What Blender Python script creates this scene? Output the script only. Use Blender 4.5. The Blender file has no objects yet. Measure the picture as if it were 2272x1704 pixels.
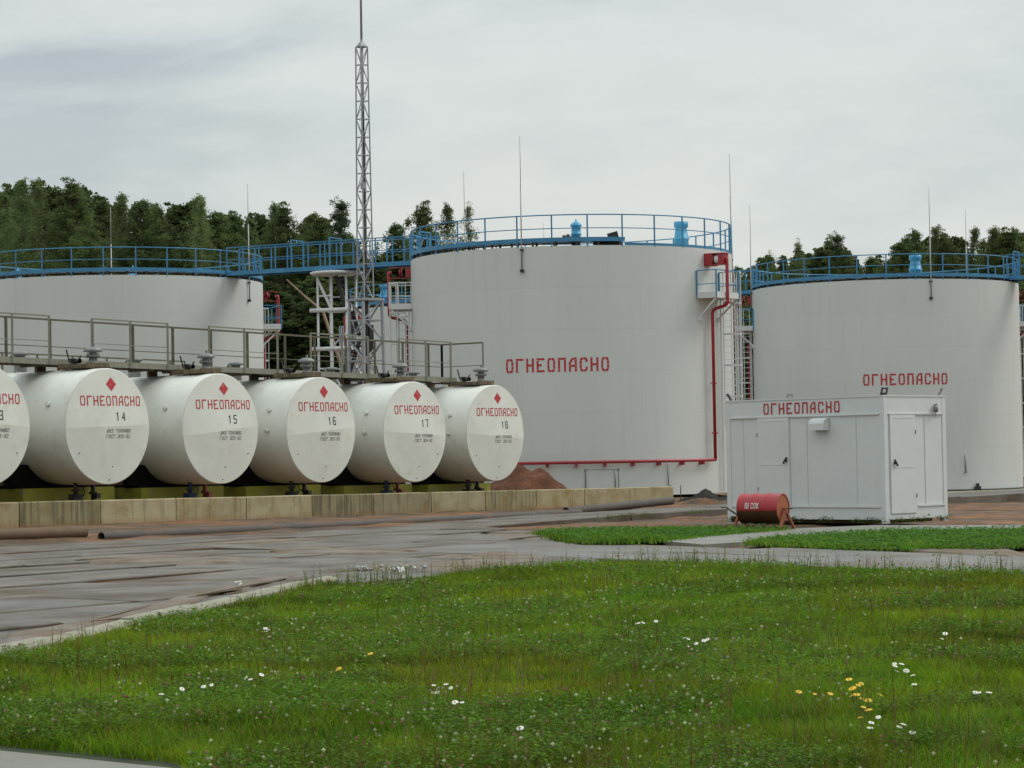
import bpy, math, random
import numpy as np
from mathutils import Vector, Matrix
R = math.radians
random.seed(7); rng = np.random.default_rng(7)
sc = bpy.context.scene
col = sc.collection

# ------------------------------------------------------------------ camera
cam_d = bpy.data.cameras.new('camera'); cam = bpy.data.objects.new('camera', cam_d); col.objects.link(cam)
cam_d.sensor_width = 36; cam_d.lens = 36 * 5400 / 2272; cam_d.clip_start = 0.1; cam_d.clip_end = 3000
cam.matrix_world = Matrix.Translation((0, 0, 1.5)) @ Matrix.Rotation(R(91.687), 4, 'X') @ Matrix.Rotation(R(-1.0), 4, 'Z')
sc.camera = cam
CM = cam.matrix_world.to_3x3()

# ------------------------------------------------------------------ world: overcast sky
SUN_EL, SUN_AZ = 46, 74          # azimuth clockwise from +Y (view direction): light comes from the right
world = bpy.data.worlds.new('World'); sc.world = world; world.use_nodes = True
wt = world.node_tree; wn = wt.nodes; wl = wt.links; wn.clear()
def wnode(t, **k):
    n = wn.new(t)
    for a, b in k.items(): setattr(n, a, b)
    return n
w_out = wnode('ShaderNodeOutputWorld'); w_bg = wnode('ShaderNodeBackground'); w_bg.inputs[1].default_value = 0.1
w_sky = wnode('ShaderNodeTexSky', sky_type='NISHITA', sun_disc=False)
w_sky.sun_elevation = R(SUN_EL); w_sky.sun_rotation = R(SUN_AZ)
w_tc = wnode('ShaderNodeTexCoord')
w_map = wnode('ShaderNodeMapping'); w_map.inputs['Scale'].default_value = (1.0, 1.0, 3.3); w_map.inputs['Rotation'].default_value = (0, R(4), 0)
w_n1 = wnode('ShaderNodeTexNoise'); w_n1.inputs['Scale'].default_value = 4.2; w_n1.inputs['Detail'].default_value = 7; w_n1.inputs['Roughness'].default_value = 0.52; w_n1.inputs['Distortion'].default_value = 0.35
w_n2 = wnode('ShaderNodeTexNoise'); w_n2.inputs['Scale'].default_value = 12; w_n2.inputs['Detail'].default_value = 6; w_n2.inputs['Roughness'].default_value = 0.6
w_r1 = wnode('ShaderNodeValToRGB')
e = w_r1.color_ramp.elements
e[0].position = 0.41; e[0].color = (4.35, 4.95, 5.25, 1)
e[1].position = 0.60; e[1].color = (6.5, 6.85, 6.65, 1)
m = w_r1.color_ramp.elements.new(0.5); m.color = (5.6, 6.1, 6.15, 1)
w_sep = wnode('ShaderNodeSeparateXYZ'); w_gr = wnode('ShaderNodeMapRange'); w_gr.inputs[1].default_value = 0.0; w_gr.inputs[2].default_value = 0.17; w_gr.inputs[3].default_value = 1.0; w_gr.inputs[4].default_value = 0.0
w_m1 = wnode('ShaderNodeMix', data_type='RGBA'); w_m1.inputs[7].default_value = (7.1, 7.2, 6.6, 1)
w_mm = wnode('ShaderNodeMath', operation='MULTIPLY'); w_mm.inputs[1].default_value = 0.75
w_m2 = wnode('ShaderNodeMix', data_type='RGBA', blend_type='MULTIPLY'); w_m2.inputs[0].default_value = 0.20
w_m3 = wnode('ShaderNodeMix', data_type='RGBA'); w_m3.inputs[0].default_value = 0.93
wl.new(w_tc.outputs['Generated'], w_map.inputs[0]); wl.new(w_map.outputs[0], w_n1.inputs['Vector']); wl.new(w_map.outputs[0], w_n2.inputs['Vector'])
wl.new(w_n1.outputs[0], w_r1.inputs[0]); wl.new(w_tc.outputs['Generated'], w_sep.inputs[0]); wl.new(w_sep.outputs[2], w_gr.inputs[0])
wl.new(w_gr.outputs[0], w_mm.inputs[0]); wl.new(w_mm.outputs[0], w_m1.inputs[0]); wl.new(w_r1.outputs[0], w_m1.inputs[6])
wl.new(w_m1.outputs[2], w_m2.inputs[6]); wl.new(w_n2.outputs[0], w_m2.inputs[7])
wl.new(w_sky.outputs[0], w_m3.inputs[6]); wl.new(w_m2.outputs[2], w_m3.inputs[7])
w_z = wnode('ShaderNodeMapRange'); w_z.inputs[1].default_value = 0.22; w_z.inputs[2].default_value = 0.95; w_z.inputs[3].default_value = 1.0; w_z.inputs[4].default_value = 2.1
w_m4 = wnode('ShaderNodeMix', data_type='RGBA', blend_type='MULTIPLY'); w_m4.inputs[0].default_value = 1.0
wl.new(w_sep.outputs[2], w_z.inputs[0]); wl.new(w_m3.outputs[2], w_m4.inputs[6]); wl.new(w_z.outputs[0], w_m4.inputs[7])
wl.new(w_m4.outputs[2], w_bg.inputs[0]); wl.new(w_bg.outputs[0], w_out.inputs[0])

sun_d = bpy.data.lights.new('sun', 'SUN'); sun_d.energy = 1.2; sun_d.angle = R(22); sun_d.color = (1.0, 0.95, 0.87)
sun = bpy.data.objects.new('sun', sun_d); col.objects.link(sun)
sd = Vector((math.sin(R(SUN_AZ)) * math.cos(R(SUN_EL)), math.cos(R(SUN_AZ)) * math.cos(R(SUN_EL)), math.sin(R(SUN_EL))))
sun.rotation_euler = sd.to_track_quat('Z', 'Y').to_euler()
sc.view_settings.view_transform = 'Standard'; sc.view_settings.look = 'None'; sc.view_settings.exposure = 0.27; sc.view_settings.gamma = 1.0
sc.render.engine = 'CYCLES'

# ------------------------------------------------------------------ measuring helpers: photo pixel + known distance or height -> world point
def _ray(u, v): return CM @ Vector(((u - 1136) / 5400, -(v - 852) / 5400, -1))
def W(u, v, Y):
    d = _ray(u, v); return Vector((0, 0, 1.5)) + d * (Y / d.y)
def G(u, v, z=0.0):
    d = _ray(u, v); return Vector((0, 0, 1.5)) + d * ((z - 1.5) / d.z)

# ------------------------------------------------------------------ materials
MATS = {}
def mat(name, c, rough=0.6, var=0.12, scale=3.0, bump=0.0, bscale=20, metal=0.0, c2=None, c2f=0.0, c2scale=1.5, stretch=(1, 1, 1), spec=0.5, c2soft=0.1, rvar=0.0):
    """procedural paint / stone / metal: base colour with noise variation, optional second colour in patches, optional bump"""
    m = bpy.data.materials.new(name); m.use_nodes = True; nt = m.node_tree; N = nt.nodes; L = nt.links
    b = N['Principled BSDF']; b.inputs['Metallic'].default_value = metal; b.inputs['Roughness'].default_value = rough
    b.inputs['Specular IOR Level'].default_value = spec
    tc = N.new('ShaderNodeTexCoord'); mp = N.new('ShaderNodeMapping'); mp.inputs['Scale'].default_value = stretch
    oi = N.new('ShaderNodeObjectInfo'); om = N.new('ShaderNodeMath'); om.operation = 'MULTIPLY'; om.inputs[1].default_value = 53.0; L.new(oi.outputs['Random'], om.inputs[0]); L.new(om.outputs[0], mp.inputs['Location'])
    L.new(tc.outputs['Object'], mp.inputs[0])
    n = N.new('ShaderNodeTexNoise'); n.inputs['Scale'].default_value = scale; n.inputs['Detail'].default_value = 6; n.inputs['Roughness'].default_value = 0.6
    L.new(mp.outputs[0], n.inputs['Vector'])
    r = N.new('ShaderNodeMapRange'); r.inputs[1].default_value = 0.3; r.inputs[2].default_value = 0.7; r.inputs[3].default_value = 1 - var; r.inputs[4].default_value = 1 + var
    L.new(n.outputs[0], r.inputs[0])
    hs = N.new('ShaderNodeMix'); hs.data_type = 'RGBA'; hs.blend_type = 'MULTIPLY'; hs.inputs[0].default_value = 1
    base = N.new('ShaderNodeMix'); base.data_type = 'RGBA'; base.inputs[6].default_value = (*c, 1); base.inputs[7].default_value = (*(c2 or c), 1); base.inputs[0].default_value = 0
    if c2:
        n2 = N.new('ShaderNodeTexNoise'); n2.inputs['Scale'].default_value = c2scale; n2.inputs['Detail'].default_value = 7; n2.inputs['Roughness'].default_value = 0.65
        L.new(mp.outputs[0], n2.inputs['Vector'])
        r2 = N.new('ShaderNodeMapRange'); r2.inputs[1].default_value = 0.62 - 0.3 * c2f; r2.inputs[2].default_value = 0.62 - 0.3 * c2f + c2soft
        L.new(n2.outputs[0], r2.inputs[0]); L.new(r2.outputs[0], base.inputs[0])
    L.new(base.outputs[2], hs.inputs[6]); L.new(r.outputs[0], hs.inputs[7]); L.new(hs.outputs[2], b.inputs['Base Color'])
    if rvar:
        rr = N.new('ShaderNodeMapRange'); rr.inputs[1].default_value = 0.35; rr.inputs[2].default_value = 0.65; rr.inputs[3].default_value = max(rough - rvar, .02); rr.inputs[4].default_value = rough + rvar
        n4 = N.new('ShaderNodeTexNoise'); n4.inputs['Scale'].default_value = scale * 0.6; n4.inputs['Detail'].default_value = 4
        L.new(mp.outputs[0], n4.inputs['Vector']); L.new(n4.outputs[0], rr.inputs[0]); L.new(rr.outputs[0], b.inputs['Roughness'])
    if bump:
        n3 = N.new('ShaderNodeTexNoise'); n3.inputs['Scale'].default_value = bscale; n3.inputs['Detail'].default_value = 5
        L.new(mp.outputs[0], n3.inputs['Vector'])
        bp = N.new('ShaderNodeBump'); bp.inputs['Strength'].default_value = 1.0; bp.inputs['Distance'].default_value = bump
        L.new(n3.outputs[0], bp.inputs['Height']); L.new(bp.outputs[0], b.inputs['Normal'])
    MATS[name] = m; return m
white = mat('white_tank_paint', (.585, .605, .575), .42, .03, .5, bump=.012, bscale=.9, stretch=(1, 1, .25), c2=(.54, .555, .51), c2f=.25, c2scale=.8, c2soft=.3)
def plate_seams(m):
    nt = m.node_tree; N = nt.nodes; L = nt.links; b = N['Principled BSDF']; tc = N.new('ShaderNodeTexCoord'); sp = N.new('ShaderNodeSeparateXYZ'); L.new(tc.outputs['Object'], sp.inputs[0])
    at = N.new('ShaderNodeMath'); at.operation = 'ARCTAN2'; L.new(sp.outputs[0], at.inputs[0]); L.new(sp.outputs[1], at.inputs[1]); mu = N.new('ShaderNodeMath'); mu.operation = 'MULTIPLY'; mu.inputs[1].default_value = 6.1; L.new(at.outputs[0], mu.inputs[0])
    cb = N.new('ShaderNodeCombineXYZ'); L.new(mu.outputs[0], cb.inputs[0]); L.new(sp.outputs[2], cb.inputs[1])
    br = N.new('ShaderNodeTexBrick'); br.inputs['Scale'].default_value = 1; br.inputs['Brick Width'].default_value = 4.8; br.inputs['Row Height'].default_value = 1.49; br.inputs['Mortar Size'].default_value = .018; br.inputs['Mortar Smooth'].default_value = 1
    br.inputs['Color1'].default_value = (1, 1, 1, 1); br.inputs['Color2'].default_value = (.965, .97, .965, 1); br.inputs['Mortar'].default_value = (.90, .90, .88, 1)
    L.new(cb.outputs[0], br.inputs['Vector'])
    src = b.inputs['Base Color'].links[0].from_socket; mx = N.new('ShaderNodeMix'); mx.data_type = 'RGBA'; mx.blend_type = 'MULTIPLY'; mx.inputs[0].default_value = 1; L.new(src, mx.inputs[6]); L.new(br.outputs['Color'], mx.inputs[7])
    # faint drips below the rim and grime on the skirt
    mp = N.new('ShaderNodeMapping'); mp.inputs['Scale'].default_value = (2.2, .10, 1); L.new(cb.outputs[0], mp.inputs[0]); n = N.new('ShaderNodeTexNoise'); n.inputs['Scale'].default_value = 1.6; n.inputs['Detail'].default_value = 6; L.new(mp.outputs[0], n.inputs['Vector'])
    r = N.new('ShaderNodeMapRange'); r.inputs[1].default_value = .56; r.inputs[2].default_value = .78; r.inputs[4].default_value = .12; L.new(n.outputs[0], r.inputs[0])
    m2 = N.new('ShaderNodeMix'); m2.data_type = 'RGBA'; m2.inputs[7].default_value = (.33, .34, .27, 1); L.new(mx.outputs[2], m2.inputs[6]); L.new(r.outputs[0], m2.inputs[0]); L.new(m2.outputs[2], b.inputs['Base Color'])
    return m
plate_seams(white)
white2 = mat('white_drum_paint', (.66, .67, .605), .38, .06, 1.2, bump=.012, bscale=2.2, c2=(.46, .46, .37), c2f=.2, c2scale=2.2, c2soft=.35)
whitec = mat('cabin_paint', (.61, .635, .62), .5, .03, 2, bump=.003, bscale=4, c2=(.55, .56, .50), c2f=.1, c2scale=1.5, c2soft=.3)
whitem = mat('white_steel_paint', (.62, .63, .62), .5, .08, 4, c2=(.30, .20, .12), c2f=.06, c2scale=9)
blue = mat('blue_paint', (.042, .20, .36), .45, .14, 3, c2=(.06, .27, .44), c2f=.3, c2scale=4, c2soft=.2)
bluel = mat('light_blue_paint', (.05, .30, .50), .45, .1, 3)
red = mat('red_paint', (.33, .022, .030), .42, .14, 3, c2=(.20, .03, .02), c2f=.15, c2scale=5)
redsign = mat('red_stencil_paint', (.44, .025, .035), .6, .2, 9, c2=(.50, .22, .20), c2f=.16, c2scale=7, c2soft=.2)
blacksign = mat('black_stencil_paint', (.045, .05, .05), .6, .15, 6)
greysign = mat('grey_stencil_paint', (.16, .17, .16), .6, .15, 6)
whitesign = mat('white_stencil_paint', (.72, .72, .66), .6, .1, 6)
greys = mat('grey_mast_paint', (.27, .285, .30), .5, .1, 3)
galv = mat('galvanised_steel', (.30, .31, .30), .45, .15, 5, metal=.4)
rust = mat('rusty_steel', (.085, .06, .035), .8, .3, 8, c2=(.16, .12, .06), c2f=.4, c2scale=6)
olive = mat('dull_rail_steel', (.10, .095, .06), .6, .2, 6, c2=(.09, .07, .04), c2f=.3, c2scale=7)
palerail = mat('pale_rail_steel', (.20, .195, .15), .6, .15, 6)
black = mat('black_steel', (.006, .006, .005), .9, .2, 5, spec=.1)
dark = mat('dark_valve_steel', (.035, .035, .033), .5, .2, 9, metal=.3)
greyv = mat('grey_valve_steel', (.20, .21, .20), .5, .2, 9, metal=.3)
bluev = mat('blue_valve_paint', (.01, .03, .09), .5, .2, 9)
redv = mat('worn_red_valve_paint', (.22, .06, .04), .6, .2, 9)
yellow = mat('yellow_plinth_paint', (.22, .22, .02), .7, .18, 2.5, bump=.004, c2=(.20, .19, .06), c2f=.25, c2scale=3)
def concrete_mat(name, base, streaks):
    m = mat(name, base, .85, .10, 3.5, bump=.006, bscale=25, c2=(base[0]*.70, base[1]*.56, base[2]*.34), c2f=.5, c2scale=2.2, c2soft=.25)
    nt = m.node_tree; N = nt.nodes; L = nt.links; b = N['Principled BSDF']
    src = b.inputs['Base Color'].links[0].from_socket
    tc = N.new('ShaderNodeTexCoord'); sep = N.new('ShaderNodeSeparateXYZ'); L.new(tc.outputs['Object'], sep.inputs[0])
    mp = N.new('ShaderNodeMapping'); mp.inputs['Scale'].default_value = (7, 7, .35); L.new(tc.outputs['Object'], mp.inputs[0])
    n = N.new('ShaderNodeTexNoise'); n.inputs['Scale'].default_value = 1.6; n.inputs['Detail'].default_value = 4; L.new(mp.outputs[0], n.inputs['Vector'])
    r = N.new('ShaderNodeMapRange'); r.inputs[1].default_value = .60 - .12 * streaks; r.inputs[2].default_value = .74 - .1 * streaks; r.inputs[4].default_value = .45 + .3 * streaks; L.new(n.outputs[0], r.inputs[0])
    mx = N.new('ShaderNodeMix'); mx.data_type = 'RGBA'; mx.inputs[7].default_value = (.07, .065, .035, 1); L.new(src, mx.inputs[6]); L.new(r.outputs[0], mx.inputs[0])
    # reddish soil splashed on the foot of the block
    r3 = N.new('ShaderNodeMapRange'); r3.inputs[1].default_value = -.08; r3.inputs[2].default_value = -.26; L.new(sep.outputs[2], r3.inputs[0])
    n5 = N.new('ShaderNodeTexNoise'); n5.inputs['Scale'].default_value = 5; L.new(tc.outputs['Object'], n5.inputs['Vector'])
    mu = N.new('ShaderNodeMath'); mu.operation = 'MULTIPLY'; L.new(r3.outputs[0], mu.inputs[0]); L.new(n5.outputs[0], mu.inputs[1])
    mx2 = N.new('ShaderNodeMix'); mx2.data_type = 'RGBA'; mx2.inputs[7].default_value = (.26, .12, .045, 1); L.new(mx.outputs[2], mx2.inputs[6]); L.new(mu.outputs[0], mx2.inputs[0])
    oi = N.new('ShaderNodeObjectInfo'); rv = N.new('ShaderNodeMapRange'); rv.inputs[3].default_value = .80; rv.inputs[4].default_value = 1.18; L.new(oi.outputs['Random'], rv.inputs[0])
    mx3 = N.new('ShaderNodeMix'); mx3.data_type = 'RGBA'; mx3.blend_type = 'MULTIPLY'; mx3.inputs[0].default_value = 1; L.new(mx2.outputs[2], mx3.inputs[6]); L.new(rv.outputs[0], mx3.inputs[7])
    om = N.new('ShaderNodeMath'); om.operation = 'MULTIPLY'; om.inputs[1].default_value = 37.0; L.new(oi.outputs['Random'], om.inputs[0]); L.new(om.outputs[0], mp.inputs['Location'])
    L.new(mx3.outputs[2], b.inputs['Base Color']); return m
conc_a = concrete_mat('stained_concrete', (.30, .255, .145), .3)
conc_b = concrete_mat('streaked_concrete', (.27, .235, .125), 1.0)
conc_c = concrete_mat('pale_concrete', (.345, .30, .18), .15)
kerbm = mat('kerb_concrete', (.28, .265, .20), .85, .15, 3, bump=.01, bscale=12, c2=(.16, .14, .09), c2f=.2, c2scale=2)
pathm = mat('path_concrete', (.19, .185, .155), .5, .12, 1.5, bump=.006, bscale=12, c2=(.18, .15, .10), c2f=.3, c2scale=.8, c2soft=.2, rvar=.15)
slabm = mat('wet_slab_concrete', (.112, .096, .078), .42, .28, 1.3, bump=.008, bscale=5, c2=(.080, .050, .026), c2f=.52, c2scale=.55, c2soft=.14, rvar=.22, spec=.22)
soil = mat('wet_brown_soil', (.075, .043, .020), .85, .4, 1.8, bump=.05, bscale=5, c2=(.20, .082, .024), c2f=.6, c2scale=.35, c2soft=.2, rvar=.2)
mud = mat('thin_mud', (.120, .075, .034), .5, .25, 2.0, bump=.01, bscale=7, c2=(.12, .08, .045), c2f=.4, c2scale=1.0, rvar=.2)
redsoil = mat('red_sandy_soil', (.095, .032, .011), .95, .35, 3, bump=.05, bscale=5, c2=(.12, .045, .02), c2f=.3, c2scale=1.5)
darksoil = mat('dark_peat', (.018, .015, .012), .95, .3, 3, bump=.05, bscale=8)
turfm = mat('meadow_earth', (.030, .040, .014), .9, .4, 2.0, bump=.03, bscale=15)
pipem = mat('old_grey_pipe', (.075, .062, .052), .75, .2, 2, c2=(.12, .07, .04), c2f=.25, c2scale=1.3)
pipeb = mat('rusty_brown_pipe', (.11, .065, .035), .75, .25, 3, bump=.004)
bark = mat('bark', (.10, .085, .065), .9, .3, 3)
barkp = mat('pale_trunk', (.30, .20, .14), .9, .2, 3)
rubblem = mat('white_rubble', (.62, .62, .60), .8, .2, 20)

def leaf_mat(name, attr=True, c=(.05, .08, .02), trans=.35, rough=.6):
    m = bpy.data.materials.new(name); m.use_nodes = True; nt = m.node_tree; N = nt.nodes; L = nt.links
    N.clear(); out = N.new('ShaderNodeOutputMaterial'); d = N.new('ShaderNodeBsdfPrincipled'); t = N.new('ShaderNodeBsdfTranslucent'); mx = N.new('ShaderNodeMixShader')
    d.inputs['Roughness'].default_value = rough; d.inputs['Specular IOR Level'].default_value = .12
    mx.inputs[0].default_value = trans
    if attr:
        a = N.new('ShaderNodeAttribute'); a.attribute_name = 'tint'; src = a.outputs['Color']
    else:
        rgb = N.new('ShaderNodeRGB'); rgb.outputs[0].default_value = (*c, 1); src = rgb.outputs[0]
    if 'foliage' in name:
        oi = N.new('ShaderNodeObjectInfo'); hv = N.new('ShaderNodeHueSaturation'); mr = N.new('ShaderNodeMapRange'); mr.inputs[3].default_value = .82; mr.inputs[4].default_value = 1.2
        L.new(oi.outputs['Random'], mr.inputs[0]); L.new(mr.outputs[0], hv.inputs['Value']); L.new(src, hv.inputs['Color']); src = hv.outputs[0]
        mr2 = N.new('ShaderNodeMapRange'); mr2.inputs[3].default_value = .465; mr2.inputs[4].default_value = .502
        mm = N.new('ShaderNodeMath'); mm.operation = 'FRACT'; m3 = N.new('ShaderNodeMath'); m3.operation = 'MULTIPLY'; m3.inputs[1].default_value = 7.31
        L.new(oi.outputs['Random'], m3.inputs[0]); L.new(m3.outputs[0], mm.inputs[0]); L.new(mm.outputs[0], mr2.inputs[0]); L.new(mr2.outputs[0], hv.inputs['Hue'])
    L.new(src, d.inputs['Base Color']); L.new(src, t.inputs['Color']); L.new(d.outputs[0], mx.inputs[1]); L.new(t.outputs[0], mx.inputs[2]); L.new(mx.outputs[0], out.inputs[0])
    return m
foliage = leaf_mat('foliage', trans=.55); grassm = leaf_mat('grass_blades', trans=.45); petalm = leaf_mat('petals')

# ------------------------------------------------------------------ mesh builder
class MB:
    def __init__(s): s.v = []; s.f = []; s.sm = []
    def add(s, vs, fs, smooth=False):
        o = len(s.v); s.v += [tuple(p) for p in vs]; s.f += [tuple(i + o for i in f) for f in fs]; s.sm += [smooth] * len(fs); return s
    def box(s, c, d, rz=0.0, ax=None):
        """box of size d centred at c, turned rz about z (or given axes)"""
        c = Vector(c); hx, hy, hz = d[0] / 2, d[1] / 2, d[2] / 2
        X, Y, Z = ax if ax else (Vector((math.cos(rz), math.sin(rz), 0)), Vector((-math.sin(rz), math.cos(rz), 0)), Vector((0, 0, 1)))
        vs = [c + X * (a * hx) + Y * (b * hy) + Z * (g * hz) for g in (-1, 1) for a, b in ((-1, -1), (1, -1), (1, 1), (-1, 1))]
        return s.add(vs, [(3, 2, 1, 0), (4, 5, 6, 7), (0, 1, 5, 4), (1, 2, 6, 5), (2, 3, 7, 6), (3, 0, 4, 7)])
    def bar(s, a, b, w=.05, h=None, up=(0, 0, 1)):
        a = Vector(a); b = Vector(b); h = h or w; d = b - a; L = d.length
        if L < 1e-6: return s
        d /= L; u = Vector(up)
        if abs(d.dot(u)) > .98: u = Vector((1, .3, 0))
        x = d.cross(u).normalized(); y = x.cross(d)
        return s.box((a + b) / 2, (L, w, h), ax=(d, x, y))
    def tube(s, pts, r, n=8, caps=True):
        pts = [Vector(p) for p in pts]; rs = r if isinstance(r, (list, tuple)) else [r] * len(pts)
        vs = []; prev = None
        for i, p in enumerate(pts):
            t = (pts[min(i + 1, len(pts) - 1)] - pts[max(i - 1, 0)]).normalized()
            if prev is None:
                u = Vector((0, 0, 1)) if abs(t.z) < .9 else Vector((1, 0, 0)); prev = t.cross(u).normalized()
            x = (prev - t * prev.dot(t)).normalized(); prev = x; y = t.cross(x)
            vs += [p + (x * math.cos(2 * math.pi * k / n) + y * math.sin(2 * math.pi * k / n)) * rs[i] for k in range(n)]
        fs = [(i * n + k, i * n + (k + 1) % n, (i + 1) * n + (k + 1) % n, (i + 1) * n + k) for i in range(len(pts) - 1) for k in range(n)]
        s.add(vs, fs, True)
        if caps: o = len(s.v) - len(vs); s.f += [tuple(o + k for k in reversed(range(n))), tuple(o + (len(pts) - 1) * n + k for k in range(n))]; s.sm += [False, False]
        return s
    def bent(s, pts, r, n=8, br=None):
        """pipe with rounded elbows"""
        pts = [Vector(p) for p in pts]; br = br or r * 2.2; out = [pts[0]]
        for i in range(1, len(pts) - 1):
            a = (pts[i - 1] - pts[i]); b = (pts[i + 1] - pts[i]); q = min(br, a.length * .45, b.length * .45); a.normalize(); b.normalize()
            p0 = pts[i] + a * q; p1 = pts[i] + b * q
            for k in range(5):
                t = k / 4; out.append(p0 * (1 - t) ** 2 + pts[i] * 2 * t * (1 - t) + p1 * t * t)
        out.append(pts[-1]); return s.tube(out, r, n)
    def lathe(s, prof, c=(0, 0, 0), n=20, axis=(0, 0, 1), smooth=True):
        c = Vector(c); Z = Vector(axis).normalized(); X = Z.orthogonal().normalized(); Y = Z.cross(X); vs = []
        for r, z in prof: vs += [c + Z * z + (X * math.cos(2 * math.pi * k / n) + Y * math.sin(2 * math.pi * k / n)) * max(r, 1e-4) for k in range(n)]
        fs = [(i * n + k, i * n + (k + 1) % n, (i + 1) * n + (k + 1) % n, (i + 1) * n + k) for i in range(len(prof) - 1) for k in range(n)]
        return s.add(vs, fs, smooth)
    def build(s, name, m, parent=None, autosmooth=True):
        me = bpy.data.meshes.new(name); org = Vector((0, 0, 0))
        me.from_pydata(s.v, [], s.f); me.materials.append(m)
        me.polygons.foreach_set('use_smooth', s.sm); me.update()
        o = bpy.data.objects.new(name, me); col.objects.link(o)
        if parent is not None: o.parent = parent
        return o
def sharp(o, ang=35):
    me = o.data; me.set_sharp_from_angle(angle=R(ang)); return o
def tag(o, label=None, cat=None, group=None, kind=None):
    if label: o['label'] = label
    if cat: o['category'] = cat
    if group: o['group'] = group
    if kind: o['kind'] = kind
    return o
def thing(name, label, cat, loc=(0, 0, 0), rz=0.0, group=None):
    o = bpy.data.objects.new(name, None); col.objects.link(o); o.location = loc; o.rotation_euler = (0, 0, rz); o.empty_display_size = .2
    return tag(o, label, cat, group)
def mesh_np(name, V, F, m, tint=None, parent=None, smooth=False):
    """V (n,3), F (m,k) arrays -> object; tint per-vertex colour of the thing itself"""
    me = bpy.data.meshes.new(name); k = F.shape[1]
    me.vertices.add(len(V)); me.vertices.foreach_set('co', V.astype(np.float32).ravel())
    me.loops.add(F.size); me.loops.foreach_set('vertex_index', F.astype(np.int32).ravel())
    me.polygons.add(len(F)); me.polygons.foreach_set('loop_start', np.arange(0, F.size, k, dtype=np.int32)); me.polygons.foreach_set('loop_total', np.full(len(F), k, dtype=np.int32))
    if smooth: me.polygons.foreach_set('use_smooth', np.ones(len(F), dtype=bool))
    if tint is not None:
        a = me.color_attributes.new('tint', 'FLOAT_COLOR', 'POINT'); c = np.ones((len(V), 4), dtype=np.float32); c[:, :3] = tint; a.data.foreach_set('color', c.ravel())
    me.materials.append(m); me.update(calc_edges=True); me.validate()
    o = bpy.data.objects.new(name, me); col.objects.link(o)
    if parent is not None: o.parent = parent
    return o

# ------------------------------------------------------------------ stencil lettering: strokes with the gaps of a stencil
GL = {
 'О': [[(0,.22),(0,.46)],[(0,.54),(0,.78)],[(0,.86),(.18,1),(.42,1)],[(.58,1),(.82,1),(1,.86)],[(1,.78),(1,.54)],[(1,.46),(1,.22)],[(1,.14),(.82,0),(.58,0)],[(.42,0),(.18,0),(0,.14)]],
 'Г': [[(0,0),(0,.86)],[(0,1),(1,1)]],
 'Н': [[(0,0),(0,1)],[(1,0),(1,1)],[(.14,.5),(.44,.5)],[(.56,.5),(.86,.5)]],
 'Е': [[(0,.14),(0,.86)],[(0,1),(1,1)],[(.2,.5),(.65,.5)],[(0,0),(1,0)]],
 'П': [[(0,1),(1,1)],[(0,0),(0,.86)],[(1,0),(1,.86)]],
 'А': [[(0,0),(0,.36)],[(0,.46),(.0,.62),(.45,1)],[(.58,1),(1,1)],[(1,0),(1,.86)],[(.16,.40),(.84,.40)]],
 'С': [[(0,.22),(0,.46)],[(0,.54),(0,.78)],[(0,.86),(.18,1),(.42,1)],[(.58,1),(.82,1),(1,.86),(1,.72)],[(1,.28),(1,.14),(.82,0),(.58,0)],[(.42,0),(.18,0),(0,.14)]],
 'К': [[(0,0),(0,1)],[(.16,.5),(1,1)],[(.3,.42),(1,0)]],
 'Д': [[(0,0),(1,0)],[(.12,.14),(.4,1)],[(.5,1),(.85,1),(.85,.14)]],
 'И': [[(0,0),(0,1)],[(1,0),(1,1)],[(.14,.12),(.86,.88)]],
 'З': [[(0,1),(1,1),(1,.56)],[(.3,.5),(.9,.5)],[(1,.44),(1,0),(0,0)]],
 'Т': [[(0,1),(1,1)],[(.5,0),(.5,.86)]],
 'Л': [[(0,0),(.3,1)],[(.42,1),(1,1)],[(1,0),(1,.86)]],
 'В': [[(0,0),(0,1)],[(.16,1),(.9,1),(.9,.56)],[(.16,.5),(.9,.5)],[(1,.44),(1,0),(.16,0)]],
 '1': [[(.5,0),(.5,1)],[(.2,.8),(.38,.93)]],
 '4': [[(.8,0),(.8,.26)],[(.8,.40),(.8,1),(.1,.33)],[(.1,.33),(1,.33)]],
 '5': [[(1,1),(.05,1)],[(.05,.88),(.05,.6)],[(.05,.55),(.85,.55),(1,.42),(1,.3)],[(1,.2),(.85,0),(.0,0)]],
 '6': [[(.95,1),(.2,1),(.0,.85)],[(0,.75),(0,.14),(.16,0),(.44,0)],[(.56,0),(.84,0),(1,.14),(1,.44)],[(.9,.55),(.14,.55)]],
 '7': [[(0,1),(1,1)],[(1,.88),(.6,.0)]],
 '8': [[(.14,.54),(.86,.54)],[(.05,.62),(.05,.88),(.2,1),(.44,1)],[(.56,1),(.8,1),(.95,.88),(.95,.62)],[(0,.46),(0,.14),(.16,0),(.44,0)],[(.56,0),(.84,0),(1,.14),(1,.46)]],
 '0': None, '3': None, '2': [[(0,.85),(.2,1),(.8,1),(1,.85),(1,.6)],[(1,.52),(0,.12)],[(0,0),(1,0)]], '-': [[(.2,.5),(.8,.5)]], ' ': [],
}
GL['0'] = GL['О']; GL['3'] = GL['З']
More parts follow.
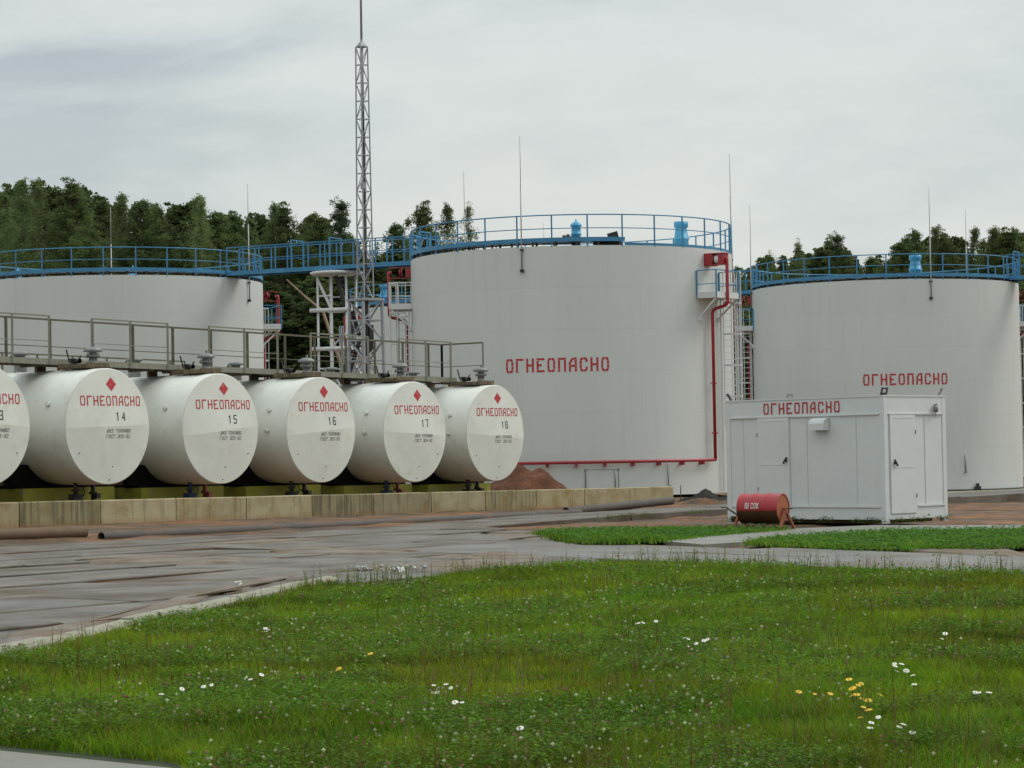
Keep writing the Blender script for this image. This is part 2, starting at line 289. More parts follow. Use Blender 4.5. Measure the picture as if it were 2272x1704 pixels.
def stencil(text, w, h, pitch, st, fmap, fmap_n=None):
    """mesh of the text: letters w x h, advance pitch, stroke st, centred on (0,0); fmap(x,y,d)->world point, d = lift; strokes are thin plates of paint"""
    mb = MB(); x0 = -(len(text) - 1) * pitch / 2 - w / 2
    for i, ch in enumerate(text):
        for pl in GL[ch]:
            P = [Vector((x0 + i * pitch + st / 2 + a * (w - st), -h / 2 + st / 2 + b * (h - st))) for a, b in pl]
            d0 = (P[1] - P[0]).normalized(); d1 = (P[-1] - P[-2]).normalized()
            P[0] = P[0] - d0 * st * (.5 if pl[0][0] in (0, 1) and pl[0][1] in (0, 1) else .12); P[-1] = P[-1] + d1 * st * (.5 if pl[-1][0] in (0, 1) and pl[-1][1] in (0, 1) else .12)
            L = []; Q = []
            for k, p in enumerate(P):
                a = (P[k] - P[k - 1]).normalized() if k else None; b = (P[k + 1] - P[k]).normalized() if k < len(P) - 1 else None
                if a is None: t = b; s = 1
                elif b is None: t = a; s = 1
                else: t = (a + b).normalized(); s = 1 / max(.5, t.dot(a))
                n = Vector((-t.y, t.x)) * st / 2 * s; L.append(p + n); Q.append(p - n)
            for k in range(len(P) - 1):
                q = [L[k], L[k + 1], Q[k + 1], Q[k]]
                mb.add([fmap(p.x, p.y, .005) for p in q] , [(3, 2, 1, 0)])
    return mb
SIGN = 'ОГНЕОПАСНО'

# ------------------------------------------------------------------ terrain
WS = Vector((-10.8, 51.8)); EV = Vector((.578, .816)).normalized(); NV = Vector((EV.y, -EV.x))    # wall start, wall direction, direction towards the road
def st_of(x, y): d = Vector((x, y)) - WS; return d.dot(EV), d.dot(NV)
def wallbase(s): return .12 - .21 * min(max(s, -6), 27) / 26.4
def sst(a, b, x): t = min(max((x - a) / (b - a), 0), 1); return t * t * (3 - 2 * t)
def terr(x, y):
    s, t = st_of(x, y)
    z = wallbase(s) * (1 - sst(3.2, 6.0, t)) + .06 * (1 - sst(.6, 3.4, t)) * sst(-1.5, 0, t) * (1 - sst(25, 27, s))
    z -= .42 * sst(62, 92, y) * sst(6, 13, x)
    return z - .05 * sst(3.5, 6, t)
def tz(p): return terr(p[0], p[1])
def GT(u, v, dz=0.0):
    z = 0
    for _ in range(12):
        p = G(u, v, z + dz); z = .5 * z + .5 * terr(p.x, p.y)
    return p
def axis_pts(a, b, fine, lo, hi, coarse): return np.unique(np.concatenate([np.linspace(lo, a, coarse), np.arange(a, b, fine), np.linspace(b, hi, coarse)]))
xs = axis_pts(-24, 26, .6, -420, 420, 18); ys = axis_pts(4, 112, .6, -60, 900, 22)
X, Y = np.meshgrid(xs, ys)
ph = rng.uniform(0, 6, 8)
Z = np.array([[terr(a, b) for a in xs] for b in ys])
NZ = .018 * (np.sin(X * 1.3 + ph[0]) * np.sin(Y * 1.1 + ph[1]) + np.sin(X * 2.7 + Y * 1.9 + ph[2]) + .7 * np.sin(X * 3.9 - Y * 3.1 + ph[3]))
S_, T_ = (X - WS.x) * EV.x + (Y - WS.y) * EV.y, (X - WS.x) * NV.x + (Y - WS.y) * NV.y
Z += NZ * np.where((T_ < 6) | (X > 1.5), 1, .25)
V = np.stack([X.ravel(), Y.ravel(), Z.ravel()], 1); nx = len(xs); ny = len(ys)
i = np.arange((ny - 1) * nx).reshape(ny - 1, nx)[:, :-1].ravel(); F = np.stack([i, i + 1, i + nx + 1, i + nx], 1)
tag(mesh_np('ground', V, F, soil, smooth=True), kind='structure')

def inpoly(x, y, P):
    c = np.zeros(np.shape(x), bool); n = len(P)
    for i in range(n):
        x1, y1 = P[i][0], P[i][1]; x2, y2 = P[(i + 1) % n][0], P[(i + 1) % n][1]
        c ^= ((y1 > y) != (y2 > y)) & (x < (x2 - x1) * (y - y1) / (y2 - y1 + 1e-12) + x1)
    return c
def clip(poly, conv):
    """Sutherland-Hodgman: poly clipped by the convex counter-clockwise polygon conv"""
    for i in range(len(conv)):
        a = conv[i]; b = conv[(i + 1) % len(conv)]; out = []
        side = lambda p: (b[0] - a[0]) * (p[1] - a[1]) - (b[1] - a[1]) * (p[0] - a[0])
        for k in range(len(poly)):
            p, q = poly[k], poly[(k + 1) % len(poly)]; sp, sq = side(p), side(q)
            if sp >= 0: out.append(p)
            if (sp >= 0) != (sq >= 0): t = sp / (sp - sq); out.append((p[0] + (q[0] - p[0]) * t, p[1] + (q[1] - p[1]) * t))
        poly = out
        if len(poly) < 3: return []
    return poly
def ccw(P): return P if sum(P[i][0] * P[(i + 1) % len(P)][1] - P[(i + 1) % len(P)][0] * P[i][1] for i in range(len(P))) > 0 else P[::-1]
def paving(mb, conv, org, ex, lx, ly, ztop, th, gap, tilt, off=0.0, skip=0.0):
    """slabs lx x ly laid along ex, clipped to the convex area"""
    conv = ccw([(p[0], p[1]) for p in conv]); ex = Vector(ex).normalized(); ey = Vector((-ex.y, ex.x)); org = Vector(org)
    cs = [((Vector(p) - org).dot(ex), (Vector(p) - org).dot(ey)) for p in conv]
    x0, x1 = min(c[0] for c in cs), max(c[0] for c in cs); y0, y1 = min(c[1] for c in cs), max(c[1] for c in cs)
    j = math.floor(y0 / ly)
    while j * ly < y1:
        i = math.floor(x0 / lx) - 1
        while i * lx < x1:
            a = i * lx + (j % 2) * off * lx; i += 1
            if random.random() < skip: continue
            g = gap * random.uniform(.4, 1.3)
            rot = random.uniform(-.006, .006)
            q = []
            for cx, cy in ((a + g, j * ly + g), (a + lx - g, j * ly + g), (a + lx - g, j * ly + ly - g), (a + g, j * ly + ly - g)):
                mx_, my_ = a + lx / 2, j * ly + ly / 2
                rx, ry = mx_ + (cx - mx_) - (cy - my_) * rot, my_ + (cy - my_) + (cx - mx_) * rot
                p = org + ex * rx + ey * ry; q.append((p.x, p.y))
            q = clip(q, conv)
            if len(q) < 3: continue
            tx, ty, dz = random.gauss(0, tilt), random.gauss(0, tilt), random.gauss(0, .009)
            c = org + ex * (a + lx / 2) + ey * (j * ly + ly / 2); n = len(q)
            top = [(x, y, ztop(x, y) + dz + (x - c.x) * tx + (y - c.y) * ty) for x, y in q]
            b = .012
            cx = sum(p[0] for p in q) / n; cy = sum(p[1] for p in q) / n
            ins = [(x + (cx - x) * b, y + (cy - y) * b, z) for x, y, z in top]; low = [(x, y, z - .012) for x, y, z in top]; bot = [(x, y, z - th) for x, y, z in top]
            vs = ins + low + bot
            fs = [tuple(range(n))] + [(n + k, n + (k + 1) % n, (k + 1) % n, k) for k in range(n)] + [(2 * n + k, 2 * n + (k + 1) % n, n + (k + 1) % n, n + k) for k in range(n)]
            mb.add(vs, fs)
        j += 1
def stp(s, t): p = WS + EV * s + NV * t; return (p.x, p.y)
# the slab road beside the low wall, the junction in front of it and the cross road behind the meadow
mb = MB()
paving(mb, [stp(-18, 5.6), stp(40, 5.6), stp(40, 8.1), stp(-18, 8.1)], stp(0, 5.6), EV, 6, 2.5, lambda x, y: .09 * sst(4, 14, (x + 10.8) * .578 + (y - 51.8) * .816), .30, .02, .002)
tag(mb.build('slab_road', slabm), kind='structure')
mb = MB()
paving(mb, [(-16, 11), (1.2, 11), (1.2, 38.4), (-.3, 50.6), stp(6, 8.12), stp(-24, 8.12)], stp(1.3, 8.12), EV, 6, 2.0, lambda x, y: -.008, .25, .085, .005, off=.5)
tag(mb.build('junction_road', slabm), kind='structure')
mb = MB()
ca, cb = Vector((3.0, 39.2)), Vector((6.5, 34.4)); cd = (cb - ca).normalized()
pa, pb = ca - cd * 4.2, cb + cd * 14; cn = Vector((cd.y, -cd.x)); cn = cn if cn.y < 0 else -cn
for k, (w0, w1) in enumerate(((0, 1.9), (1.9, 3.8))):
    paving(mb, [pa + cn * w0, pb + cn * w0, pb + cn * w1, pa + cn * w1], pa + cn * w0, cd, 6, 1.9, lambda x, y: .0, .2, .015, .002, skip=0)
tag(mb.build('cross_road', mat('cross_road_concrete', (.135, .125, .105), .5, .2, 1.2, bump=.006, bscale=8, c2=(.11, .075, .045), c2f=.42, c2scale=.7, c2soft=.15, rvar=.15)), kind='structure')
# mud washed over the slabs
def blob(mbm, pts_px, z=0.02, n=6, jit=.35):
    P = [G(u, v, 0) for u, v in pts_px]; out = []
    for i, p in enumerate(P):
        q = P[(i + 1) % len(P)]
        for k in range(n):
            t = k / n; r = p.lerp(q, t); L = (q - p).length; out.append(Vector((r.x + random.gauss(0, .012 * jit * L), r.y + random.gauss(0, .25 * jit * min(L, 2)), 0)))
    c = sum(out, Vector((0, 0, 0))) / len(out); m = len(out); vs = []
    for f, zz in ((1, -.05), (.90, z * .55), (.6, z), (.2, z * 1.3)): vs += [c + (p - c) * f + Vector((0, 0, zz + random.uniform(-.004, .004))) for p in out]
    mbm.add(vs, [(r * m + k, r * m + (k + 1) % m, (r + 1) * m + (k + 1) % m, (r + 1) * m + k) for r in range(3) for k in range(m)] + [tuple(3 * m + k for k in range(m))], True)
mbm = MB()
for k, pp in enumerate((
    [(1050, 1181), (1150, 1177), (1290, 1182), (1420, 1190), (1560, 1197), (1400, 1201), (1240, 1199), (1120, 1196)],
    [(150, 1243), (290, 1232), (430, 1236), (640, 1240), (450, 1252), (250, 1249)],
    [(580, 1222), (680, 1214), (800, 1219), (960, 1222), (820, 1230), (640, 1229)],
    [(420, 1209), (560, 1198), (740, 1193), (560, 1207)],
    [(760, 1262), (880, 1240), (1120, 1222), (1230, 1234), (1060, 1262)],
    [(0, 1432), (120, 1395), (300, 1372), (480, 1318), (640, 1286), (700, 1262), (560, 1288), (400, 1325), (200, 1375), (60, 1418)],
    [(0, 1412), (0, 1445), (230, 1385), (330, 1362), (260, 1362)],
    [(1600, 1200), (1700, 1206), (2000, 1212), (2272, 1218), (2272, 1236), (2000, 1222), (1700, 1209)],
    )):
    blob(mbm, pp, .022)
tag(mbm.build('mud', mud), kind='structure')

# paths
def sheet(name, px, m, z=0.02, th=.10, kind='structure', zz=None):
    P = ccw([(p.x, p.y) for p in (G(u, v, z) for u, v in px)]); n = len(P); mb = MB()
    vs = [(x, y, z) for x, y in P] + [(x, y, z - th) for x, y in P]
    mb.add(vs, [tuple(range(n))] + [(n + k, n + (k + 1) % n, (k + 1) % n, k) for k in range(n)]); return tag(mb.build(name, m), kind=kind)
sheet('cabin_path', [(1470, 1200), (1520, 1192), (1600, 1183), (1723, 1174), (1940, 1165), (2300, 1165), (2300, 1173), (1950, 1177), (1835, 1184), (1723, 1192), (1640, 1203), (1560, 1208)], pathm, .025, .1)
sheet('near_path', [(-60, 1659), (375, 1703), (420, 1712), (420, 2100), (-400, 2100)], pathm, .085, .12)

# kerb along the meadow
kp = [G(u, v + 7, .16) for u, v in ((-260, 1486), (0, 1427), (104, 1407), (280, 1365), (420, 1335), (602, 1295), (735, 1268))]
mbk = MB()
for i in range(len(kp) - 1):
    a, b = kp[i], kp[i + 1]; L = (b - a).length; n = max(1, round(L / 1.6))
    for k in range(n):
        p = a.lerp(b, k / n); q = a.lerp(b, (k + .995) / n); d = (q - p).normalized(); nrm = Vector((-d.y, d.x, 0)); j = random.uniform(-.012, .012)
        prof = [(-.09, -.12), (-.09, .02), (-.06, .055), (.05, .06), (.085, .03), (.09, -.12)]
        vs = [c + nrm * u_ + Vector((0, 0, w_ - .06 + j)) for c in (p, q) for u_, w_ in prof]
        mbk.add(vs, [(i_, i_ + 1, i_ + 7, i_ + 6) for i_ in range(5)] + [(5, 4, 3, 2, 1, 0), (6, 7, 8, 9, 10, 11)])
tag(mbk.build('kerb', kerbm), kind='structure')

# meadow earth and the two grassed islands
MEAD = [(p.x, p.y) for p in (G(u, v, .07) for u, v in ((-260, 1524), (0, 1465), (104, 1443), (280, 1400), (420, 1367), (602, 1324), (700, 1297)))] + [(p.x, p.y) for p in (G(u, v, .18) for u, v in ((790, 1284), (900, 1277), (1000, 1259), (1130, 1243), (1350, 1234), (1600, 1238), (2000, 1247), (2400, 1263)))] + [(14, 20), (12, 6), (-6, 6)]
PATHP = [(p.x, p.y) for p in (G(u, v, .05) for u, v in ((-60, 1659), (375, 1703), (420, 1712), (420, 2100), (-400, 2100)))]
ISL1 = [(p.x, p.y) for p in (G(u, v, .05) for u, v in ((1185, 1180), (1225, 1176), (1300, 1173), (1420, 1172), (1520, 1172), (1620, 1171), (1700, 1170), (1745, 1172), (1690, 1178), (1560, 1188), (1480, 1197), (1380, 1201), (1290, 1201), (1230, 1192)))]
ISL2 = [(p.x, p.y) for p in (G(u, v, .05) for u, v in ((1650, 1204), (1725, 1192), (1840, 1184), (1950, 1177), (2300, 1173), (2300, 1208), (2180, 1214), (2040, 1215), (1900, 1214), (1800, 1210)))]
def flat(name, P, m, z):
    P = ccw(P); mb = MB(); mb.add([(x, y, z) for x, y in P], [tuple(range(len(P)))]); return tag(mb.build(name, m), kind='structure')
flat('meadow', MEAD, turfm, .07); flat('grass_island', ISL1, turfm, .022); flat('grass_island', ISL2, turfm, .022)

# ------------------------------------------------------------------ grass, weeds and clover as stuff
def vnoise(x, y, f, seed):
    """smooth value noise"""
    r = np.random.default_rng(seed); g = r.random((64, 64)); x = x * f + 1000; y = y * f + 1000
    xi = np.floor(x).astype(int); yi = np.floor(y).astype(int); fx = x - xi; fy = y - yi; fx = fx * fx * (3 - 2 * fx); fy = fy * fy * (3 - 2 * fy)
    a = g[xi % 64, yi % 64]; b = g[(xi + 1) % 64, yi % 64]; c = g[xi % 64, (yi + 1) % 64]; d = g[(xi + 1) % 64, (yi + 1) % 64]
    return (a * (1 - fx) + b * fx) * (1 - fy) + (c * (1 - fx) + d * fx) * fy
def scatter(poly, n, ymin, ymax, xpad, decay=0.0):
    """points in the part of poly that the view can reach"""
    out = []
    got = 0
    while got < n:
        y = rng.uniform(ymin, ymax, n * 2)
        if decay: y = ymin * ((ymax / ymin) ** rng.uniform(0, 1, n * 2))
        w = y * .2104 * 1.08 + xpad
        x = rng.uniform(-1, 1, n * 2) * w
        k = inpoly(x, y, poly) & ~inpoly(x, y, PATHP)
        out.append(np.stack([x[k], y[k]], 1)); got += k.sum()
    return np.concatenate(out)[:n]
def blades(P, h, w, lean, tint, z0=.06, name='grass', tipk=.15):
    n = len(P); a = rng.uniform(0, 2 * np.pi, n); dx, dy = np.cos(a), np.sin(a); b = rng.uniform(0, 2 * np.pi, n); lx, ly = np.cos(b) * lean * h, np.sin(b) * lean * h
    V = np.zeros((n, 5, 3))
    for k, (t, s) in enumerate(((0, -1), (0, 1), (.55, 1), (.55, -1), (1, 0))):
        ww = w * (1 if t == 0 else .8) * s * .5
        V[:, k, 0] = P[:, 0] + dx * ww + lx * t * t; V[:, k, 1] = P[:, 1] + dy * ww + ly * t * t; V[:, k, 2] = z0 + h * t * (1 - .25 * lean * t)
    F = np.arange(n)[:, None] * 5; F1 = np.concatenate([F + np.array([[0, 1, 2]]), F + np.array([[0, 2, 3]]), F + np.array([[3, 2, 4]])])
    C = np.repeat(tint[:, None, :], 5, 1); C[:, 4] *= (1 + tipk); return V.reshape(-1, 3), F1, C.reshape(-1, 3)
def join(parts):
    Vs, Fs, Cs = [], [], []; o = 0
    for V, F, C in parts: Vs.append(V); Fs.append(F + o); Cs.append(C); o += len(V)
    return np.concatenate(Vs), np.concatenate(Fs), np.concatenate(Cs)
def gtint(P, base, var=.6):
    n = len(P); a = vnoise(P[:, 0], P[:, 1], .55, 1); b = vnoise(P[:, 0], P[:, 1], 1.9, 2); d = vnoise(P[:, 0], P[:, 1], 5.5, 6); c = rng.normal(0, 1, n)
    g = 1 + var * ((a - .5) * .9 + (b - .5) * 1.0 + (d - .5) * .9) + .26 * c
    T = np.array(base)[None, :] * np.clip(g, .25, 2.2)[:, None]
    T[:, 0] *= 1 + .42 * (vnoise(P[:, 0], P[:, 1], .9, 3) - .45) + .3 * (vnoise(P[:, 0], P[:, 1], 3.1, 4) - .5) + .12 * rng.normal(0, 1, n)
    dry = rng.random(n) < .015 + .07 * vnoise(P[:, 0], P[:, 1], 1.1, 9) ** 2; T[dry] = np.array([.24, .17, .06]) * rng.uniform(.5, 1.2, (dry.sum(), 1))
    return np.clip(T, .003, .7)
def leafy(P, r, h, tint, k=3, z0=.06):
    """clover-like plants: k small tilted leaflets on top of a thin stalk"""
    n = len(P); parts = []
    for j in range(k):
        a = rng.uniform(0, 2 * np.pi, n); cx = P[:, 0] + np.cos(a) * r * .8; cy = P[:, 1] + np.sin(a) * r * .8; cz = z0 + h * rng.uniform(.6, 1.0, n)
        V = np.zeros((n, 4, 3)); tl = rng.uniform(-.5, .5, n)
        for q, (u, v) in enumerate(((-1, 0), (0, -.75), (1, 0), (0, .75))):
            V[:, q, 0] = cx + (np.cos(a) * u - np.sin(a) * v) * r; V[:, q, 1] = cy + (np.sin(a) * u + np.cos(a) * v) * r; V[:, q, 2] = cz + u * r * tl
        F = np.arange(n)[:, None] * 4; parts.append((V.reshape(-1, 3), np.concatenate([F + np.array([[0, 1, 2]]), F + np.array([[0, 2, 3]])]), np.repeat(tint * rng.uniform(.8, 1.25, (n, 1)), 4, 0)))
    return join(parts)
GREEN = (.145, .232, .011); CLOV = (.080, .158, .012)
P = scatter(MEAD, 330000, 9.5, 36, .6, decay=1)
dist = P[:, 1]; dens = vnoise(P[:, 0], P[:, 1], .8, 11)
h = (.055 + .07 * dens + .06 * vnoise(P[:, 0], P[:, 1], 3.2, 12)) * rng.uniform(.4, 1.15, len(P)); w = .0026 + .00025 * dist
A = blades(P, h, w * rng.uniform(.7, 1.4, len(P)), rng.uniform(.2, 1.1, len(P)), gtint(P, GREEN))
Pi = np.concatenate([scatter(ISL1, 26000, 38, 56, 8), scatter(ISL2, 26000, 34, 48, 8)]); Pi = Pi + rng.normal(0, .10, Pi.shape) * np.array([1, 1.6])
dI = .35 + .9 * vnoise(Pi[:, 0], Pi[:, 1], 1.3, 5); B = blades(Pi, dI * rng.uniform(.04, .13, len(Pi)), rng.uniform(.01, .022, len(Pi)), rng.uniform(.2, .8, len(Pi)), gtint(Pi, (.13, .25, .022), .5), z0=.0)
V, F, C = join([A, B]); tag(mesh_np('grass', V, F, grassm, C), 'green meadow grass of mixed short blades', 'grass', kind='stuff')
# clover and other broad-leaved plants grow in patches
P = scatter(MEAD, 120000, 9.5, 36, .6, decay=1); m_ = vnoise(P[:, 0], P[:, 1], .75, 21) * .6 + vnoise(P[:, 0], P[:, 1], 2.1, 22) * .4
P = P[m_ > .54]; T = np.array(CLOV)[None] * rng.uniform(.5, 1.9, (len(P), 1)) * np.array([1, 1, 1])
A = leafy(P, .006 + .00042 * P[:, 1] * rng.uniform(.6, 1.2, len(P)), rng.uniform(.05, .15, len(P)), T)
Pi = np.concatenate([scatter(ISL1, 5000, 38, 56, 8), scatter(ISL2, 7000, 34, 48, 8)]); B = leafy(Pi + rng.normal(0, .08, Pi.shape), rng.uniform(.015, .03, len(Pi)), rng.uniform(.02, .13, len(Pi)), np.array([(.08, .20, .022)]) * rng.uniform(.6, 1.4, (len(Pi), 1)), z0=.01)
tf = []
for a_, b_, n_ in (((7.40, 48.75), (4.5, 51.8), 700), ((7.55, 48.8), (8.95, 50.2), 350), (stp(10, 8.6), stp(22, 8.5), 900), (stp(2, 1.2), stp(26, .6), 500)):
    t_ = rng.random(n_); t_ = t_[vnoise(t_ * 30, t_ * 0, 1.0, 51) > .52]; tf.append(np.stack([a_[0] + (b_[0] - a_[0]) * t_, a_[1] + (b_[1] - a_[1]) * t_], 1) + rng.normal(0, .07, (len(t_), 2)))
tf = np.concatenate(tf); D_ = leafy(tf, rng.uniform(.012, .03, len(tf)), rng.uniform(.02, .16, len(tf)), np.array([(.10, .17, .03)]) * rng.uniform(.5, 1.3, (len(tf), 1)), z0=.0)
V, F, C = join([A, B, D_]); tag(mesh_np('clover', V, F, grassm, C), 'dark green clover and low broad-leaved plants among the grass', 'ground cover', kind='stuff')
# seed stalks and sorrel: thin, taller, reddish or straw
P = scatter(MEAD, 3800, 9.5, 36, .6, decay=1); m_ = vnoise(P[:, 0], P[:, 1], .5, 31); P = P[(m_ > .45) | (rng.random(len(P)) < .25)]
T = np.where(rng.random((len(P), 1)) < .5, np.array([[.15, .07, .03]]), np.array([[.15, .14, .05]])) * rng.uniform(.6, 1.3, (len(P), 1))
hh = rng.uniform(.14, .32, len(P)); A = blades(P, hh, (.002 + .00022 * P[:, 1]) * .9, rng.uniform(0, .3, len(P)), T, tipk=0)
hd = []
for q in range(6):
    Q = P + rng.normal(0, .006, P.shape); V_, F_, C_ = leafy(Q, .004 + .00018 * P[:, 1], np.ones(len(P)) * .01, T * 1.1, k=1, z0=0)
    V_[:, 2] += np.repeat(hh * rng.uniform(.72, .98, len(P)), 4); hd.append((V_, F_, C_))
# taller rank weeds along the far edge of the meadow
E_ = []
for _ in range(900):
    i = random.randrange(6, 14); a = MEAD[i]; b = MEAD[i + 1]; t = random.random(); E_.append((a[0] + (b[0] - a[0]) * t + random.gauss(0, .15), a[1] + (b[1] - a[1]) * t - abs(random.gauss(0, .6)) + .1))
E_ = np.array(E_); m_ = vnoise(E_[:, 0], E_[:, 1], 1.5, 77); E_ = E_[m_ > .4]
he = rng.uniform(.10, .40, len(E_)) ** 1.1; Te = np.array([[.13, .17, .035]]) * rng.uniform(.6, 1.4, (len(E_), 1))
D_ = blades(E_, he, np.full(len(E_), .009), rng.uniform(0, .25, len(E_)), Te)
for q in range(7):
    V_, F_, C_ = leafy(E_ + rng.normal(0, .015, E_.shape), rng.uniform(.010, .022, len(E_)), np.ones(len(E_)) * .01, Te * 1.1, k=1, z0=0)
    V_[:, 2] += np.repeat(he * rng.uniform(.25, .98, len(E_)), 4); hd.append((V_, F_, C_))
V, F, C = join([A, D_] + hd); tag(mesh_np('weeds', V, F, grassm, C), 'thin reddish and straw coloured seed stalks standing above the grass', 'weeds', kind='stuff')
# tiny clover heads, cream and pink
P = scatter(MEAD, 5200, 9.5, 36, .6, decay=1); m_ = vnoise(P[:, 0], P[:, 1], .75, 21) * .5 + vnoise(P[:, 0], P[:, 1], 3, 41) * .5; P = P[m_ > .52]
T = np.where(rng.random((len(P), 1)) < .42, np.array([[.40, .24, .16]]), np.array([[.62, .66, .42]])) * rng.uniform(.6, 1.1, (len(P), 1))
parts = []
hz = rng.uniform(.10, .22, len(P)); rr = (.0070 + .00020 * P[:, 1]) * rng.uniform(.7, 1.2, len(P))
for ax in range(3):
    V_ = np.zeros((len(P), 4, 3))
    for q, (u, v) in enumerate(((-1, 0), (0, -1), (1, 0), (0, 1))):
        o = [(u, v, 0), (u, 0, v), (0, u, v)][ax]
        for c_ in range(3): V_[:, q, c_] = (P[:, c_] if c_ < 2 else hz) + o[c_] * rr
    F_ = np.arange(len(P))[:, None] * 4; parts.append((V_.reshape(-1, 3), np.concatenate([F_ + np.array([[0, 1, 2]]), F_ + np.array([[0, 2, 3]])]), np.repeat(T, 4, 0)))
V, F, C = join(parts); tag(mesh_np('clover_flowers', V, F, petalm, C), 'scattered small cream and pink clover heads in the grass', 'wildflowers', kind='stuff')

# single flowers one can point at
petw = mat('white_petal', (.78, .80, .74), .6, .05, 5); pety = mat('yellow_petal', (.72, .47, .02), .6, .1, 5); eye = mat('flower_centre', (.55, .36, .03), .7, .1, 5); stemm = mat('green_stem', (.05, .09, .02), .7, .2, 5)
def flower(name, label, cat, u, v, heads, pet, r, group):
    base = G(u, v + 24, .04); t = thing(name, label, cat, base, 0, group); st = MB(); pt = MB(); ce = MB()
    for k in range(heads):
        ox, oy, hh = (0, 0, .15) if k == 0 else (random.gauss(0, .03 + .007 * heads), random.gauss(0, .05), random.uniform(.11, .19))
        st.tube([(ox * .3, oy * .3, 0), (ox * .7, oy * .7, hh * .6), (ox, oy, hh)], .0022, 5)
        tl = Vector((random.gauss(0, .3), random.gauss(-.35, .25), 1)).normalized(); X_ = tl.orthogonal().normalized(); Y_ = tl.cross(X_); c = Vector((ox, oy, hh)); rr = r * random.uniform(.75, 1.15)
        np_ = 11
        for j in range(np_):
            a = 2 * math.pi * j / np_; d = X_ * math.cos(a) + Y_ * math.sin(a); s = tl.cross(d)
            pt.add([c + d * rr * .25 - s * rr * .1, c + d * rr * .7 - s * rr * .2 - tl * rr * .05, c + d * rr - tl * rr * .2, c + d * rr * .7 + s * rr * .2 - tl * rr * .05, c + d * rr * .25 + s * rr * .1], [(0, 1, 2, 3, 4)])
        ce.lathe([(rr * .3, 0), (rr * .27, rr * .12), (rr * .12, rr * .2), (0, rr * .22)], c, 8, tl)
    st.build('stem', stemm, t); pt.build('petals', pet, t); ce.build('flower_centre', eye, t); return t
gd = 'white daisies growing in the meadow'; gy = 'yellow flowers growing in the meadow'
for lab, u, v, n in (
    ('two white daisies low in the grass, right of the near concrete path', 405, 1562, 3), ('small single white daisy just right of the pair near the lower left', 452, 1556, 1),
    ('pair of white daisies under the yellow flower of the left meadow', 556, 1538, 3), ('flat row of white daisies below the middle of the meadow', 972, 1562, 5),
    ('two separate white daisies right of the row in mid meadow', 1026, 1596, 2), ('white blossoms near the kerb end at left, thinly spread', 590, 1420, 4),
    ('slanting line of white daisies in the centre of the meadow', 1428, 1400, 4), ('loose group of white daisies right of the meadow centre', 1545, 1452, 7),
    ('fluffy white flower head at the bottom edge, centre', 1155, 1660, 1), ('white daisies beside the yellow flowers, to their upper right', 2012, 1520, 6),
    ('lone white daisy directly right of the yellow flower clump', 2030, 1553, 1), ('pair of flat white umbels at the lower right below the yellow clump', 1935, 1648, 2),
    ('row of white umbels at the lower right, further right of the pair', 2006, 1652, 4), ('small white daisies far right of the yellow clump', 2172, 1574, 3),
    ('pale white umbel high up at the right of the meadow', 2098, 1428, 3), ('white blossoms standing at the kerb where it enters the grass', 533, 1303, 4)):
    flower('daisy', lab, 'daisy', u, v, n, petw, .019, gd)
for lab, u, v, n, r in (
    ('flat orange yellow flower in the left half of the meadow', 750, 1513, 2, .026), ('small yellow flower above and right of the flat orange one', 822, 1475, 1, .022),
    ('dense bright yellow clump at the lower right', 1902, 1578, 7, .024), ('thin yellow flower left of the bright clump', 1811, 1577, 2, .022),
    ('two yellow flowers above the bright clump', 1912, 1552, 3, .022), ('yellow flower below right of the bright clump', 1928, 1616, 3, .022)):
    flower('yellow_flower', lab, 'yellow flower', u, v, n, pety, r, gy)

